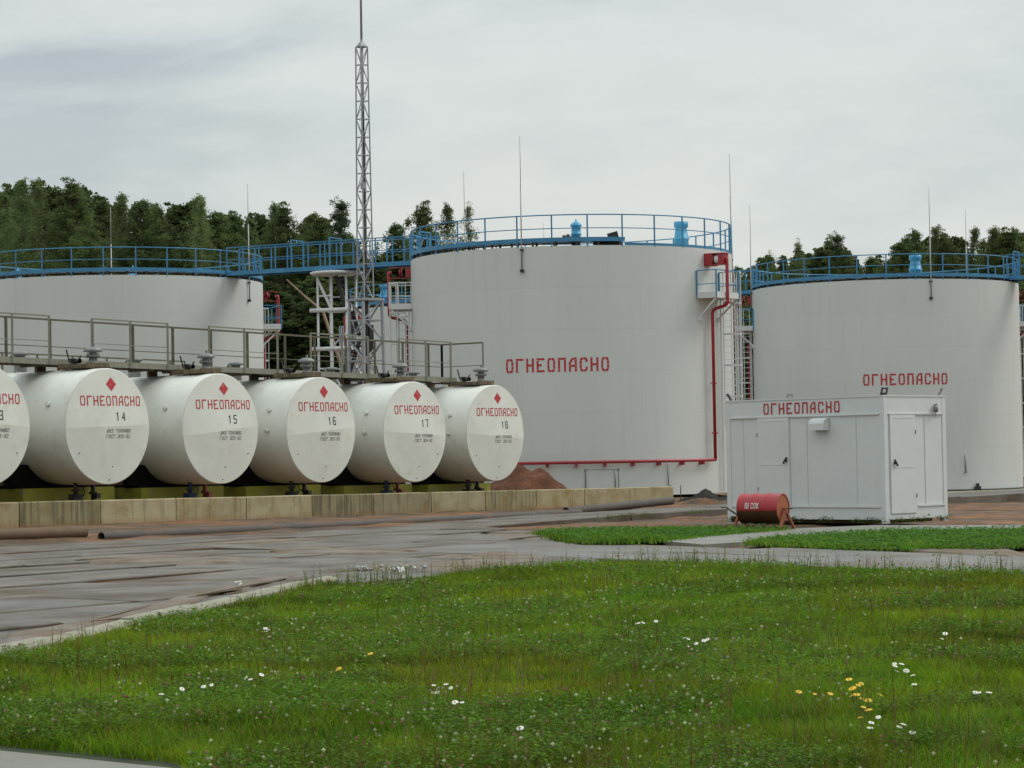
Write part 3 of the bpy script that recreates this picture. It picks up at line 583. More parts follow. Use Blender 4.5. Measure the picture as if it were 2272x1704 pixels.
# ------------------------------------------------------------------ low wall of concrete blocks
blk = [(0, 'leftmost concrete block, cut by the picture edge, moss on its top'), (1, 'concrete block with dark vertical water streaks, second from the left'), (2, 'pale concrete block right of the streaked one'),
       (3, 'fourth block from the left picture edge, yellowish and unstreaked'), (4, 'block with one thin dark drip, left of the rust streaked middle block'), (5, 'rust streaked concrete block in the middle of the low wall, below the support tower'),
       (6, 'plain concrete block of the low wall directly below the lattice mast'), (7, 'pale concrete block under the next to last horizontal tank'), (8, 'block with rust dots, left of the last horizontal tank'),
       (9, 'fourth block from the right end of the low wall, below the last horizontal tank'), (10, 'concrete block in front of the red soil mound'), (11, 'last concrete block at the right end of the low wall')]
for k, (i, lab) in enumerate(blk):
    s = (i - .5) * 2.4 ; p = stp(s, .2)
    z0 = .12 - .21 * (i - .5) / 11 - .02; L = 2.37; Hh = .60
    mb = MB(); hx, hy, hz, b = L / 2, .2, Hh / 2, .018
    vs = []
    nxs = 9
    for ring in range(4):
        zz, ins = ((-hz, 0), (hz - b, 0), (hz, b), (hz, b))[ring]
        for a in range(nxs): vs.append((-hx + 2 * hx * a / (nxs - 1), -hy + ins + random.uniform(-.004, .004), zz + (random.uniform(-.012, .008) if ring == 2 else 0)))
        if ring == 2: break
    bk = len(vs); vs += [(-hx, hy, -hz), (hx, hy, -hz), (hx, hy, hz), (-hx, hy, hz)]
    fs = [(r * nxs + a, r * nxs + a + 1, (r + 1) * nxs + a + 1, (r + 1) * nxs + a) for r in range(2) for a in range(nxs - 1)]
    fs += [tuple(2 * nxs + a for a in range(nxs)) + (bk + 2, bk + 3), (bk, bk + 3, 2 * nxs, nxs, 0), (nxs - 1, 2 * nxs - 1, 3 * nxs - 1, bk + 2, bk + 1), (bk + 1, bk + 2, bk + 3, bk)]
    mb.add(vs, fs)
    o = mb.build('concrete_block', (conc_a, conc_b, conc_c)[(0, 1, 2, 0, 2, 1, 0, 2, 1, 0, 2, 0)[k]])
    o.location = (p[0], p[1], z0 + hz); o.rotation_euler = (R(random.uniform(-.3, .3)), R(random.uniform(-.25, .25)) + .0075, math.atan2(EV.y, EV.x) + random.uniform(-.004, .004))
    tag(o, lab, 'concrete block', 'concrete blocks of the low wall')

# long pipes lying in front of the wall
def pipe_run(label, a, b, r, m, sag=.0):
    a = Vector(a); b = Vector(b); mb = MB(); n = 8
    pts = [a.lerp(b, k / n) + Vector((math.sin(k * 1.7) * .03, 0, -sag * math.sin(math.pi * k / n))) for k in range(n + 1)]
    mb.tube(pts, r, 16, caps=False)
    mb.tube([pts[0] , pts[0] + (pts[1] - pts[0]).normalized() * .6], r * .86, 16, caps=False); mb.tube([pts[-1], pts[-1] + (pts[-2] - pts[-1]).normalized() * .6], r * .86, 16, caps=False)
    d = (b - a).normalized()
    for p, s in ((pts[0], 1), (pts[-1], -1)):
        Z_ = d; X_ = Z_.orthogonal().normalized(); Y_ = Z_.cross(X_); vs = [p + (X_ * math.cos(2 * math.pi * k / 16) + Y_ * math.sin(2 * math.pi * k / 16)) * rr for rr in (r, r * .86) for k in range(16)]
        mb.add(vs, [(k, (k + 1) % 16, 16 + (k + 1) % 16, 16 + k) for k in range(16)])
    return tag(mb.build('steel_pipe', m), label, 'pipe', 'pipes lying along the low wall')
def onT(s, t, dz): x, y = stp(s, t); return (x, y, terr(x, y) + dz)
pipe_run('brown rusty pipe half sunk in soil at the left edge below the wall', onT(-9, 4.1, .10), onT(-2.0, 4.3, .07), .12, pipeb)
pipe_run('long dark grey pipe running along the foot of the low wall', onT(-1.9, 4.7, .015), onT(15.6, 4.2, .02), .10, pipem, .01)
pipe_run('short grey pipe lying past the end of the long one, near the wall end', onT(16.2, 3.4, .04), onT(22.5, 2.7, .20), .11, pipem)

def mound(name, label, c, rx, ry, h, m, seed, peaks):
    r = random.Random(seed); n = 34; vs = []; fs = []
    for j in range(n):
        for i in range(n):
            x = (i / (n - 1) * 2 - 1) * rx; y = (j / (n - 1) * 2 - 1) * ry; z = 0
            for px, py, pr, ph_ in peaks: z = max(z, ph_ * max(0, 1 - math.hypot((x - px), (y - py) * 1.0) / pr) ** .9)
            z += (r.uniform(-.05, .05) + .07 * math.sin(x * 3 + seed) * math.sin(y * 4)) * min(1, z / h * 3)
            vs.append((c[0] + x, c[1] + y, c[2] + z - .08))
    for j in range(n - 1):
        for i in range(n - 1): a = j * n + i; fs.append((a, a + 1, a + n + 1, a + n))
    mb = MB(); mb.add(vs, fs, True); return tag(mb.build(name, m), label, 'heap')
c = W(1165, 1080, 76); tag(MB().add([(*stp(-14, -.2), .10), (*stp(21.5, -.2), -.09), (*stp(21.5, -14), -.09), (*stp(-14, -14), .10)], [(3, 2, 1, 0)]).build('shade_sheet', mat('under_tank_shade', (.035, .028, .02), .9, .4, 6, bump=.03)), kind='structure')  # dark sheet added under the tank row to deepen the shade there
mound('soil_mound', 'steep reddish brown soil heap between tank 18 and the large tank', (c.x, c.y, -.1), 2.3, 1.6, 1.1, redsoil, 3, [(-.2, 0, 1.75, 1.45), (.42, .1, 1.45, 1.38), (-1.0, 0, 1.0, .5), (1.1, 0, .8, .4)])
c = W(1568, 1112, 79); mound('peat_heap', 'small black heap of earth behind the end of the low wall', (c.x, c.y, -.12), 1.2, .9, .5, darksoil, 5, [(-.05, 0, .75, .52), (-.6, 0, .6, .25), (.5, 0, .6, .25)])
c = W(1470, 1106, 75.6); mound('soil_bank', 'low brown earth bank at the right end of the low wall', (c.x, c.y, -.12), 2.6, 1.2, .3, soil, 8, [(-1.2, 0, .8, .32), (0, 0, .9, .22), (1.2, 0, 1.2, .28)])
c = G(1252, 1126, .0); mound('soil_clod', 'dark clod of earth between the two grey pipes', (c.x, c.y, -.1), .9, .6, .3, soil, 9, [(0, 0, .6, .38)])

# white rubble at the meadow edge
mb = MB()
for k in range(44):
    u = random.uniform(765, 945); v = 1259 + random.gauss(0, 3); p = G(u, v, .03); s = random.uniform(.02, .06)
    d = [Vector((random.gauss(0, 1), random.gauss(0, 1), random.gauss(0, .6))).normalized() * s * random.uniform(.5, 1) for _ in range(9)]
    mb.add([p + q for q in d], [(0, 1, 2), (2, 3, 4), (4, 5, 0), (0, 2, 4), (5, 6, 7), (7, 8, 1), (1, 6, 3), (3, 8, 5), (6, 2, 8)])
tag(mb.build('rubble', rubblem), 'broken white rubble and scraps at the edge of the meadow', 'rubble', kind='stuff')

# ------------------------------------------------------------------ horizontal fuel tanks
DR = 1.38
AXV = Vector((-.803, .595, 0)).normalized(); EH = Vector((.595, .803, 0)).normalized(); RZT = math.atan2(EH.y, EH.x)
# local frame of a tank: x = along the row (right of the face), y = into the tank, z = up; origin at the foot of the face
def make_drum(num, c, zb, lab, grp, crease, mirror, full=True):
    hub = c.z - zb
    t = thing('fuel_tank', lab, 'fuel tank', (c.x, c.y, zb), RZT, grp); L = 8.8; C0 = Vector((0, 0, hub))
    mb = MB(); n = 72; prof = [(DR - .02, .0), (DR, .02)] + [(DR, y) for y in (1.5, 1.52, 3.0, 3.02, 4.5, 4.52, 6, 6.02, 7.5, L)]
    vs = []
    for r, y in prof: vs += [C0 + Vector((r * math.cos(2 * math.pi * k / n), y, r * math.sin(2 * math.pi * k / n))) for k in range(n)]
    mb.add(vs, [(i * n + k, i * n + (k + 1) % n, (i + 1) * n + (k + 1) % n, (i + 1) * n + k)[::-1] for i in range(len(prof) - 1) for k in range(n)], True)
    mb.add([C0 + Vector((DR * math.cos(2 * math.pi * k / n), L, DR * math.sin(2 * math.pi * k / n))) for k in range(n)], [tuple(range(n))])
    mb.build('shell', white2, t)
    # end plate: two halves meeting in a slightly proud horizontal crease
    def bul(x, z):
        w = math.sqrt(max(DR * DR - x * x, 1e-6)); zc = crease[0] + crease[1] * x; side = (z - zc) / max((w - zc) if z > zc else (w + zc), .05)
        return .12 * max(0, 1 - abs(side)) * max(0, 1 - (abs(x) / DR) ** 2)
    def fm(x, z, d): return C0 + Vector((x, -bul(x, z) - d - .004, z))
    mb = MB(); m_ = 14; nn = 40; vs = []
    for i in range(nn + 1):
        x = -(DR - .02) * math.cos(math.pi * i / nn) ; w = math.sqrt(max((DR - .02) ** 2 - x * x, 0)); zc = crease[0] + crease[1] * x
        zc = max(min(zc, w), -w)
        for j in range(m_ + 1): vs.append(fm(x, -w + (zc + w) * j / m_, 0))
        for j in range(m_ + 1): vs.append(fm(x, zc + (w - zc) * j / m_, 0))
    K = 2 * (m_ + 1)
    mb.add(vs, [(i * K + j, (i + 1) * K + j, (i + 1) * K + j + 1, i * K + j + 1) for i in range(nn) for j in range(K - 1) if j != m_], True)
    mb.build('end_plate', white2, t)
    stencil(SIGN, .150, .235, .2005, .033, lambda x, y, d: fm(x + .07, y + .605, d)).build('warning_lettering', redsign, t)
    q = MB(); q.add([fm(.085 + a, 1.0 + b, .005) for a, b in ((0, -.165), (.165, 0), (0, .165), (-.165, 0))], [(0, 1, 2, 3)]); q.build('red_diamond', redsign, t)
    if num: stencil(str(num), .13, .22, .19, .03, lambda x, y, d: fm(x + .33, y + .235, d)).build('tank_number', blacksign, t)
    a = stencil('ДИЗ ТОПЛИВО', .060, .085, .074, .013, lambda x, y, d: fm(x + .26 + y * .15, y - .105, d)); b = stencil('ГОСТ 305-82', .060, .085, .074, .013, lambda x, y, d: fm(x + .25 + y * .15, y - .235, d))
    o = len(a.v); a.v += b.v; a.f += [tuple(i + o for i in f) for f in b.f]; a.sm += b.sm; a.build('small_inscription', greysign, t)
    # dark dots: plugs on the shell and the plate
    mb = MB()
    for px, pz in ((.95 * mirror, -.62), (.1, -.95), (.02, -1.26)):
        mb.lathe([(.014, 0), (.014, .02), (0, .025)], fm(px, pz, 0), 8, (0, -1, 0))
    mb.build('drain_plug', greyv, t)
    for ang, yy in ((158, .62), (182, 1.55) if num in (14, 15) else (180, .62)):
        p = C0 + Vector((DR * math.cos(R(ang)), yy, DR * math.sin(R(ang)))); nrm = Vector((math.cos(R(ang)), 0, math.sin(R(ang)))); q = MB()
        q.lathe([(.045, -.02), (.045, .04), (.065, .045), (.065, .06), (0, .06)], p, 10, nrm); q.bar(p + nrm * .05 + Vector((0, 0, .05)), p + nrm * .05 - Vector((0, 0, .09)), .018); q.build('lifting_lug', white2, t)
    # weld seam of the plates
    mb = MB()
    for yy in (2.9, 5.8): mb.lathe([(DR, -.03), (DR + .008, -.02), (DR + .008, .02), (DR, .03)], C0 + Vector((0, yy, 0)), 48, (0, 1, 0))
    mb.build('seam_band', white2, t)
    # top fittings: dark drip tray with breather and lever valve; second neck farther back
    top = hub + DR; tr = MB(); tr.box((0, .78, top + .035), (.72, .95, .05)); tr.box((0, .30, top + .09), (.74, .02, .10)); tr.box((0, 1.26, top + .09), (.74, .02, .10)); tr.box((-.36, .78, top + .075), (.02, .95, .07)); tr.box((.36, .78, top + .075), (.02, .95, .07)); tr.build('drip_tray', rust, t)
    ve = MB(); cc = Vector((.05, .52, top + .06))
    ve.lathe([(.16, 0), (.16, .03), (.10, .04), (.10, .22), (.17, .23), (.17, .27), (.09, .28), (.09, .33), (.23, .35), (.21, .41), (.10, .46), (0, .47)], cc, 16); ve.box(cc + Vector((.02, 0, .50)), (.05, .05, .08))
    for k in range(6): a_ = k * math.pi / 3; ve.bar(cc + Vector((math.cos(a_) * .14, math.sin(a_) * .14, .20)), cc + Vector((math.cos(a_) * .14, math.sin(a_) * .14, .31)), .02)
    ve.build('breather_valve', greyv, t)
    lv = MB(); cc = Vector((-.08, 1.05, top + .06)); lv.lathe([(.12, 0), (.12, .03), (.07, .05), (.07, .16), (.11, .17), (.11, .20), (0, .22)], cc, 12)
    lv.lathe([(.06, -.1), (.06, .1)], cc + Vector((0, -.12, .14)), 10, (0, 1, 0)); lv.bar(cc + Vector((-.05, .08, .1)), cc + Vector((-.08, .16, .42)), .03); lv.bar(cc + Vector((.06, -.1, .18)), cc + Vector((.10, -.16, .27)), .03); lv.build('lever_valve', dark, t)
    nk = MB(); cc = Vector((0, 3.0, top - .05)); nk.lathe([(.16, 0), (.16, .30), (.20, .31), (.20, .36), (.12, .38), (.12, .46), (.22, .47), (.20, .53), (0, .56)], cc, 16); nk.lathe([(.05, 0), (.05, .12)], cc + Vector((-.17, 0, .42)), 8, (-1, 0, 0)); nk.build('filling_neck', greyv, t)
    for yy in (1.75, 6.4):
        s = MB(); s.box((0, yy, hub - 1.13), (3.1, .30, .52)); s.box((0, yy, hub - 1.40), (2.8, .5, .08)); s.build('saddle', black, t)
        y_ = MB(); h_ = hub - 1.44 + .55; y_.box((0, yy - .05, hub - 1.44 - h_ / 2), (2.95, .75, h_)); y_.build('plinth', yellow, t)
    dv = MB(); zc = hub - DR - .02; dv.tube([(-.35, .75, zc + .12), (-.35, .75, zc - .22)], .05, 10); dv.lathe([(.10, -.02), (.10, .02)], (-.35, .75, zc - .10), 12); dv.lathe([(.14, -.015), (.14, .015)], (-.35, .60, zc - .14), 14, (0, 1, 0)); dv.box((-.35, .75, zc - .26), (.26, .22, .14)); dv.lathe([(.2, 0), (.12, .10)], (-.35, .75, zc - .42), 10); dv.build('drain_valve', bluev if mirror > 0 else dark, t)
    pv = MB(); pv.tube([(.55, 1.1, zc + .16), (.55, 1.1, zc - .45)], .055, 10); pv.lathe([(.10, -.03), (.10, .03)], (.55, 1.1, zc - .18), 12); pv.box((.55, .98, zc - .25), (.13, .16, .13)); pv.build('outlet_pipe', redv if mirror > 0 else dark, t)
    return t
drums = [(14, 239, 946.0, 57.6), (15, 493, 952.6, 60.7), (16, 714.9, 953.6, 63.4), (17, 927.5, 959.0, 66.6), (18, 1099, 961.0, 69.8)]
cs = {n: W(u, v, Yd) for n, u, v, Yd in drums}
c14, c18 = cs[14], cs[18]
for k, n in enumerate((14, 15, 16, 17, 18)):       # one straight row, heights as measured
    p = c14.lerp(c18, k / 4); cs[n] = Vector((p.x * .5 + cs[n].x * .5, p.y * .5 + cs[n].y * .5, p.z * .6 + cs[n].z * .4))
cs[13] = cs[14] * 1 - (c18 - c14) / 4; cs[13].z = cs[14].z + .02; cs[12] = cs[13] - (c18 - c14) / 4
grp = 'horizontal fuel tanks in a row'
for n, lab, cr in ((13, 'horizontal white tank cut off by the left edge of the picture', (.05, -.06)), (14, 'largest fully visible horizontal white tank, second face from the left, numbered 14', (.0, .03)), (15, 'horizontal white tank below the right part of the left storage tank, numbered 15', (-.05, .09)),
                   (16, 'horizontal white tank below the white support tower, numbered 16', (-.03, .08)), (17, 'horizontal white tank right below the lattice mast, next to last, numbered 17', (-.05, -.05)), (18, 'last horizontal white tank of the row, beside the red soil mound, numbered 18', (-.08, -.06))):
    make_drum(n, cs[n], .0, lab, grp, cr, 1 if n % 2 else -1)

# ------------------------------------------------------------------ walkway over the drums
plat = thing('walkway', 'long narrow steel walkway with handrails over the white horizontal tanks', 'walkway', (0, 0, 0))
def rowp(k, y, z):      # k = position along the row in metres from tank 14, y = back from the face, z above the tank tops
    d = (c18 - c14); L = Vector((d.x, d.y, 0)).length; slope = d.z / L
    p = c14 + EH * k + AXV * y; return Vector((p.x, p.y, c14.z + slope * k + DR + z))
KL = Vector(((c18 - c14).x, (c18 - c14).y, 0)).length
Y0, Y1 = 1.45, 2.35
def kof(u, y, z=.7):    # distance along the row at which the point y back from the faces shows in picture column u
    lo, hi = -14, 24
    for _ in range(40):
        m = (lo + hi) / 2; p = rowp(m, y, z) - Vector((0, 0, 1.5)); c_ = CM.transposed() @ p; uu = 1136 + 5400 * c_.x / -c_.z
        if uu < u: lo = m
        else: hi = m
    return (lo + hi) / 2
kend = kof(1012, Y0, .2)
mb = MB()
a, b = rowp(-13, Y0, .19), rowp(kend, Y0, .19); mb.bar(a, b, .05, .14); a, b = rowp(-13, Y1, .19), rowp(kend, Y1, .19); mb.bar(a, b, .05, .14)
mb.build('side_beam', palerail, plat)
mb = MB(); a, b = rowp(-13, (Y0 + Y1) / 2, .235), rowp(kend, (Y0 + Y1) / 2, .235); mb.bar(a, b, Y1 - Y0 - .06, .03); mb.build('deck', rust, plat)
k = -3
while k < kend:
    mb = MB(); mb.bar(rowp(k, Y0 + .03, .10), rowp(k, Y1 - .03, .10), .06, .05); k += 1.2; mb.build('cross_beam', rust, plat)
for n in (-1, 0, 1, 2, 3, 4):
    k = n * KL / 4
    for yy in (Y0 + .05, Y1 - .05):
        mb = MB(); mb.box(rowp(k, yy, .05), (.3, .08, .16), RZT); mb.build('support_foot', rust, plat)
back_posts = [-140, -60, 14.5, 112, 206, 296, 384.6, 469, 550, 634, 700, 769, 832.7, 895, 952]
for u in back_posts:
    k = kof(u, Y1); mb = MB(); mb.bar(rowp(k, Y1 + .02, .12), rowp(k, Y1 + .02, 1.28), .07 if u < 600 else .055); mb.build('post', olive, plat)
kl = kof(980, Y1 + .02, 1.2)
mb = MB(); mb.bar(rowp(-13, Y1 + .02, 1.28), rowp(kl, Y1 + .02, 1.28), .055, .045); mb.bar(rowp(kl, Y1 + .02, 1.28), rowp(kl, .85, 1.28), .055, .045); mb.bar(rowp(-13, Y1 + .02, .62), rowp(kl, Y1 + .02, .62), .02); mb.bar(rowp(kl, Y1, .62), rowp(kl, .85, .62), .02); mb.build('rear_handrail', olive, plat)
mb = MB(); mb.bar(rowp(kl, Y1 + .02, .12), rowp(kl, Y1 + .02, 1.28), .06); mb.build('post', black, plat)
mb = MB(); mb.bar(rowp(kl, .85, .12), rowp(kl, .85, 1.28), .045); mb.build('post', palerail, plat)
mb = MB(); mb.bar(rowp(kl, .85, .12), rowp(kl, Y1, .12), .06); mb.build('side_beam', palerail, plat)
for us in ((-60, 25, 107), (202, 287, 370), (462, 540, 614), (688, 757, 815), (883, 943, 998)):
    ks = [kof(u, Y0, .8) for u in us]; mb = MB()
    mb.bar(rowp(ks[0], Y0 - .03, 1.28), rowp(ks[2], Y0 - .03, 1.28), .04, .035); mb.bar(rowp(ks[0], Y0 - .03, .68), rowp(ks[2], Y0 - .03, .68), .018); mb.build('front_handrail', palerail, plat)
    for k in ks: mb = MB(); mb.bar(rowp(k, Y0 - .03, .12), rowp(k, Y0 - .03, 1.28), .05); mb.build('post', palerail, plat)
# lower rail farther back
rail = thing('rear_handrail', 'low thin steel handrail behind the walkway, ending above tank 14', 'handrail')
ke = kof(410, 5.2, .3); mb = MB(); mb.bar(rowp(-13, 5.2, .62), rowp(ke, 5.2, .62), .05, .04); mb.build('top_rail', olive, rail)
for u in (-90, 5, 83, 161, 237, 310, 378, 410):
    k = kof(u, 5.2, .3); mb = MB(); mb.bar(rowp(k, 5.2, -1.0), rowp(k, 5.2, .62), .05); mb.build('post', olive, rail)

# ------------------------------------------------------------------ large vertical tanks
RT = 6.1
TANKS = {}
def cyl(phi, r, z): a = R(phi); return Vector((r * math.sin(a), -r * math.cos(a), z))      # phi = 0 towards the camera, growing to the right
def ring(mb, r, z, th, p0=-180, p1=180, n=96, h=None):
    n = max(4, int(n * (p1 - p0) / 360)); pts = [cyl(p0 + (p1 - p0) * i / n, r, z) for i in range(n + 1)]
    if h is None: mb.tube(pts, th, 6)
    else:
        for i in range(n): mb.bar(pts[i], pts[i + 1] + (pts[i + 1] - pts[i]) * .01, th, h)
def station(t, ph, lad, H=8.94, z0=0.0, base_ring=None, side=1):
    # foam chamber
    mb = MB(); d = cyl(ph, 1, 0); tn = cyl(ph + 90, 1, 0); c = cyl(ph, RT, H - .42); Zv = Vector((0, 0, 1))
    bw = 1 if 0 < ph < 90 else .62; mb.box(c + d * .17 * bw, (.34 * bw, .40 * bw, .46 * bw), ax=(d, tn, Zv)); w_ = .34 if 0 < ph < 90 else .06; mb.box(c + d * .42 + Zv * .21, (.85, w_, .035), ax=(d, tn, Zv)); mb.box(c + d * .42 - Zv * .19, (.85, w_, .035), ax=(d, tn, Zv)); mb.lathe([(.20, 0), (.20, .04), (.13, .05), (.13, .12)], c + d * .34, 16, d)
    if 0 < ph < 90: mb.box(c + d * .70, (.22, .36, .42), ax=(d, tn, Zv))
    ch = mb.build('foam_chamber', red, t)
    if 0 < ph < 90: mb = MB(); mb.lathe([(.17, .40), (.17, .58)], c, 16, d); mb.build('white_band', whitem, ch)
    mb = MB(); mb.lathe([(0, .395), (.205, .395), (.205, .41), (0, .41)], c, 16, d); mb.build('intake_disc', black, ch)
    mb = MB(); zb = 1.22
    pts = [c + d * .74 + Zv * .02, cyl(ph, RT + .86, H - .40), cyl(ph, RT + .86, 6.85), cyl(ph, RT + .20, 6.70), cyl(ph, RT + .20, zb)]
    mb.bent(pts, .062, 10, .16)
    for z in (6.95, 4.0, 2.2): mb.bar(cyl(ph - 1.5, RT + (.2 if z < 6.9 else .86), z), cyl(ph + 1.5, RT + (.2 if z < 6.9 else .86), z), .05)
    mb.build('riser_pipe', red, t)
    # service platform
    zf = 7.1; a0, a1 = ph - 6.5, ph + 8; r1 = RT + .85
    P = [cyl(a0, RT + .03, zf), cyl(a0 + .8, r1, zf), cyl(a1 - .8, r1, zf), cyl(a1, RT + .03, zf)]
    mb = MB(); n = 4; mb.add([p for p in P] + [p + Vector((0, 0, .05)) for p in P], [(3, 2, 1, 0), (4, 5, 6, 7)] + [(i, (i + 1) % 4, 4 + (i + 1) % 4, 4 + i) for i in range(4)])
    for i in range(3): mb.bar(P[i] + Vector((0, 0, .10)), P[i + 1] + Vector((0, 0, .10)), .02, .22)
    for a in (a0 + 1.2, a1 - 1.2): mb.bar(cyl(a, r1 - .05, zf - .02), cyl(a, RT + .02, zf - .72), .06); mb.box(cyl(a, RT + .04, zf - .74), (.12, .12, .14), R(a))
    pf = mb.build('service_platform', whitem, t)
    mb = MB(); top = Vector((0, 0, 1.0))
    for i in range(3):
        mb.bar(P[i] + top, P[i + 1] + top, .035); mb.bar(P[i] + top * .5, P[i + 1] + top * .5, .028)
    for p in P + [(P[1] + P[2]) / 2]: mb.bar(p, p + top, .045)
    mb.build('railing', whitem if ph == -90 else blue, pf)
    # ladder with safety cage
    la, lr, lb, lr2 = lad; mb = MB(); A0, B0 = cyl(la, lr, 0), cyl(lb, lr2, 0)
    for Q in (A0, B0): mb.bar(Q + Zv * .1, Q + Zv * (zf + .05 if Q is A0 else zf + 1.0), .045)
    z = .35
    while z < zf: mb.bar(A0 + Zv * z, B0 + Zv * z, .026); z += .24
    ld = mb.build('ladder', whitem, t)
    mb = MB(); mid = (A0 + B0) / 2; lt = (B0 - A0).normalized(); out = Vector((lt.y, -lt.x, 0)); out = out if out.dot(mid) > 0 else -out
    cg = [mid + lt * (.36 * math.cos(R(q))) + out * (.62 * math.sin(R(q))) for q in (12, 45, 90, 135, 168)]
    for q in cg: mb.bar(q + Zv * 2.4, q + Zv * (zf + 1.0), .028)
    z = 2.4
    while z < zf + 1.05:
        for i in range(4): mb.bar(cg[i] + Zv * z, cg[i + 1] + Zv * z, .02, .06)
        z += 1.14
    mb.build('safety_cage', whitem, ld)
def big_tank(name, lab, cx, cy, z0, rods, letter=None, lz=4.6, stations=(), band=(-100, 100), vents=(), hatches=(), base=False, gap=.14):
    t = thing('storage_tank', lab, 'storage tank', (cx, cy, 0), 0, 'large vertical storage tanks'); H = 8.94
    mb = MB(); n = 144; zs = [z0]; k = 1.5
    prof = [(RT, z0)]
    prof += [(RT, H)]
    vs = []; 
    for r, z in prof: vs += [cyl(360 * k / n, r, z) for k in range(n)]
    mb.add(vs, [(i * n + k, i * n + (k + 1) % n, (i + 1) * n + (k + 1) % n, (i + 1) * n + k) for i in range(len(prof) - 1) for k in range(n)], True)
    mb.build('wall', white, t)
    mb = MB(); mb.lathe([(RT - .02, H), (RT - .2, H + .01), (0, H + .30)], (0, 0, 0), 72); mb.build('roof', whitem, t)
    if base: mb = MB(); mb.lathe([(RT + .75, z0 - .35), (RT + .55, z0 - .02), (RT + .03, z0)], (0, 0, 0), 72); mb.build('foundation', kerbm, t); mb = MB(); mb.lathe([(RT, z0), (RT + .1, z0 + .01), (RT + .1, z0 + .05), (RT, z0 + .06)], (0, 0, 0), 96); mb.build('base_flange', dark, t)
    # railing round the roof
    rl = MB(); ring(rl, RT - .02, H + 1.10, .024, n=96); ring(rl, RT - .02, H + .62, .018, n=96); rl.build('guard_rail', blue, t)
    npost = 30
    for i in range(npost):
        a = -180 + 360 * (i + .35) / npost; p = MB(); p.bar(cyl(a, RT - .02, H - .05), cyl(a, RT - .02, H + 1.10), .045); p.build('rail_post', blue, t)
    tb = MB(); ring(tb, RT - .02, H + .05, .015, band[1], 360 + band[0], 72, .10); tb.build('toe_board', blue, t)
    # raised walkway band on the front of the roof, carried by short stools
    b = MB(); ring(b, RT - .0, H + gap + .08, .02, band[0], band[1], 96, .15); ring(b, RT - .75, H + gap + .08, .02, band[0], band[1], 96, .15)
    nb = int(96 * (band[1] - band[0]) / 360)
    for i in range(nb):
        a0 = band[0] + (band[1] - band[0]) * i / nb; a1 = band[0] + (band[1] - band[0]) * (i + 1) / nb
        b.add([cyl(a0, RT - .02, H + gap + .02), cyl(a1, RT - .02, H + gap + .02), cyl(a1, RT - .74, H + gap + .02), cyl(a0, RT - .74, H + gap + .02)], [(0, 1, 2, 3)])
    b.build('roof_walkway', blue, t)
    b = MB(); a = band[0] + 3
    while a < band[1]:
        for rr in (RT - .1, RT - .68): b.bar(cyl(a, rr, H - .01), cyl(a, rr, H + gap + .02), .07, .07)
        a += 7.5
    ring(b, RT - .35, H + gap - .03, .03, band[0], min(band[1], 0 if band[1] < 50 else band[1]), 60); b.build('walkway_stools', rust, t)
    for a, sag in rods:
        r = MB(); rr = RT + .07; r.tube([cyl(a, rr, H - .85), cyl(a, rr, H + .1), cyl(a, rr - .02, H + 2.3)], .028, 6); r.tube([cyl(a, rr - .02, H + 2.3), cyl(a, rr - .02, 12.9)], .013, 6); r.build('lightning_rod', galv, t)
        r = MB(); r.box(cyl(a, RT + .05, H - .12), (.12, .10, .06), R(a)); r.box(cyl(a, RT + .05, H - .86), (.13, .12, .10), R(a)); r.build('rod_bracket', dark, t)
    if letter is not None:
        def fm(x, y, d): return cyl(letter + math.degrees(x / RT), RT + d + .004, y + lz)
        stencil(SIGN, .285, .50, .385, .074, fm).build('warning_lettering', redsign, t)
    for a in stations: station(t, *a)
    for vx, vy in vents:
        v = MB(); v.lathe([(.27, -.1), (.27, .40), (.30, .41), (.30, .46), (.27, .47), (.21, .83), (.21, .86), (.265, .87), (.265, 1.08), (0, 1.10)], (vx, vy, H + .05), 20); v.build('roof_vent', bluel, t)
    for vx, vy in hatches:
        v = MB(); v.lathe([(.17, -.1), (.17, .35), (.20, .36), (.20, .40), (.17, .41), (.17, .66), (.22, .67), (.22, .70), (.18, .76), (.08, .83), (.03, .84), (.03, .92), (0, .93)], (vx, vy, H + .12), 18)
        v.box((vx - .28, vy, H + .36), (.24, .12, .16)); v.build('breather_valve', bluel, t)
        v = MB(); v.lathe([(.08, 0), (.08, .12)], (vx - .38, vy, H + .40), 8, (-1, 0, 0)); v.bar((vx - .30, vy - .05, H + .35), (vx - .30, vy - .05, H + .5), .10); v.build('valve_flange', rust, t)
    TANKS[name] = t; return t
rods4 = lambda a: [(a, 0), (a + 90, 0), (a + 180, 0), (a - 90, 0)]
big_tank('T2', 'large white upright tank in the centre with a red pipe along its foot', 2.33, 92.5, 0, [(-18, 0), (93, 0), (-138, 0)], letter=-6.9, lz=4.70,
         stations=((53, (60, 6.22, 66, 6.52)), (-90, (-84, 6.2, -90, 6.6))), band=(-100, 17), vents=[(4.05, -2.3)], hatches=[(.08, -4.9)])
big_tank('T1', 'large white upright tank at the left edge behind the horizontal tanks', -16.55, 102.3, 0, [(70, 0), (-168.5, 0)], stations=((110, (120, 6.2, 125, 6.6)),), band=(-110, 110), hatches=[(-4.7, 2.6), (.3, 2.4)])
big_tank('T3', 'large white upright tank at the right edge behind the white cabin', 17.32, 112.6, -.38, [(10.5, 0), (131.5, 0), (-90, 0)], letter=-.6, lz=4.55,
         stations=((-96, (-91, 6.2, -95, 6.65)), (98, (96, 6.2, 101, 6.65))), band=(-110, 110), vents=[(.65, -4.9)], base=True, gap=.11)
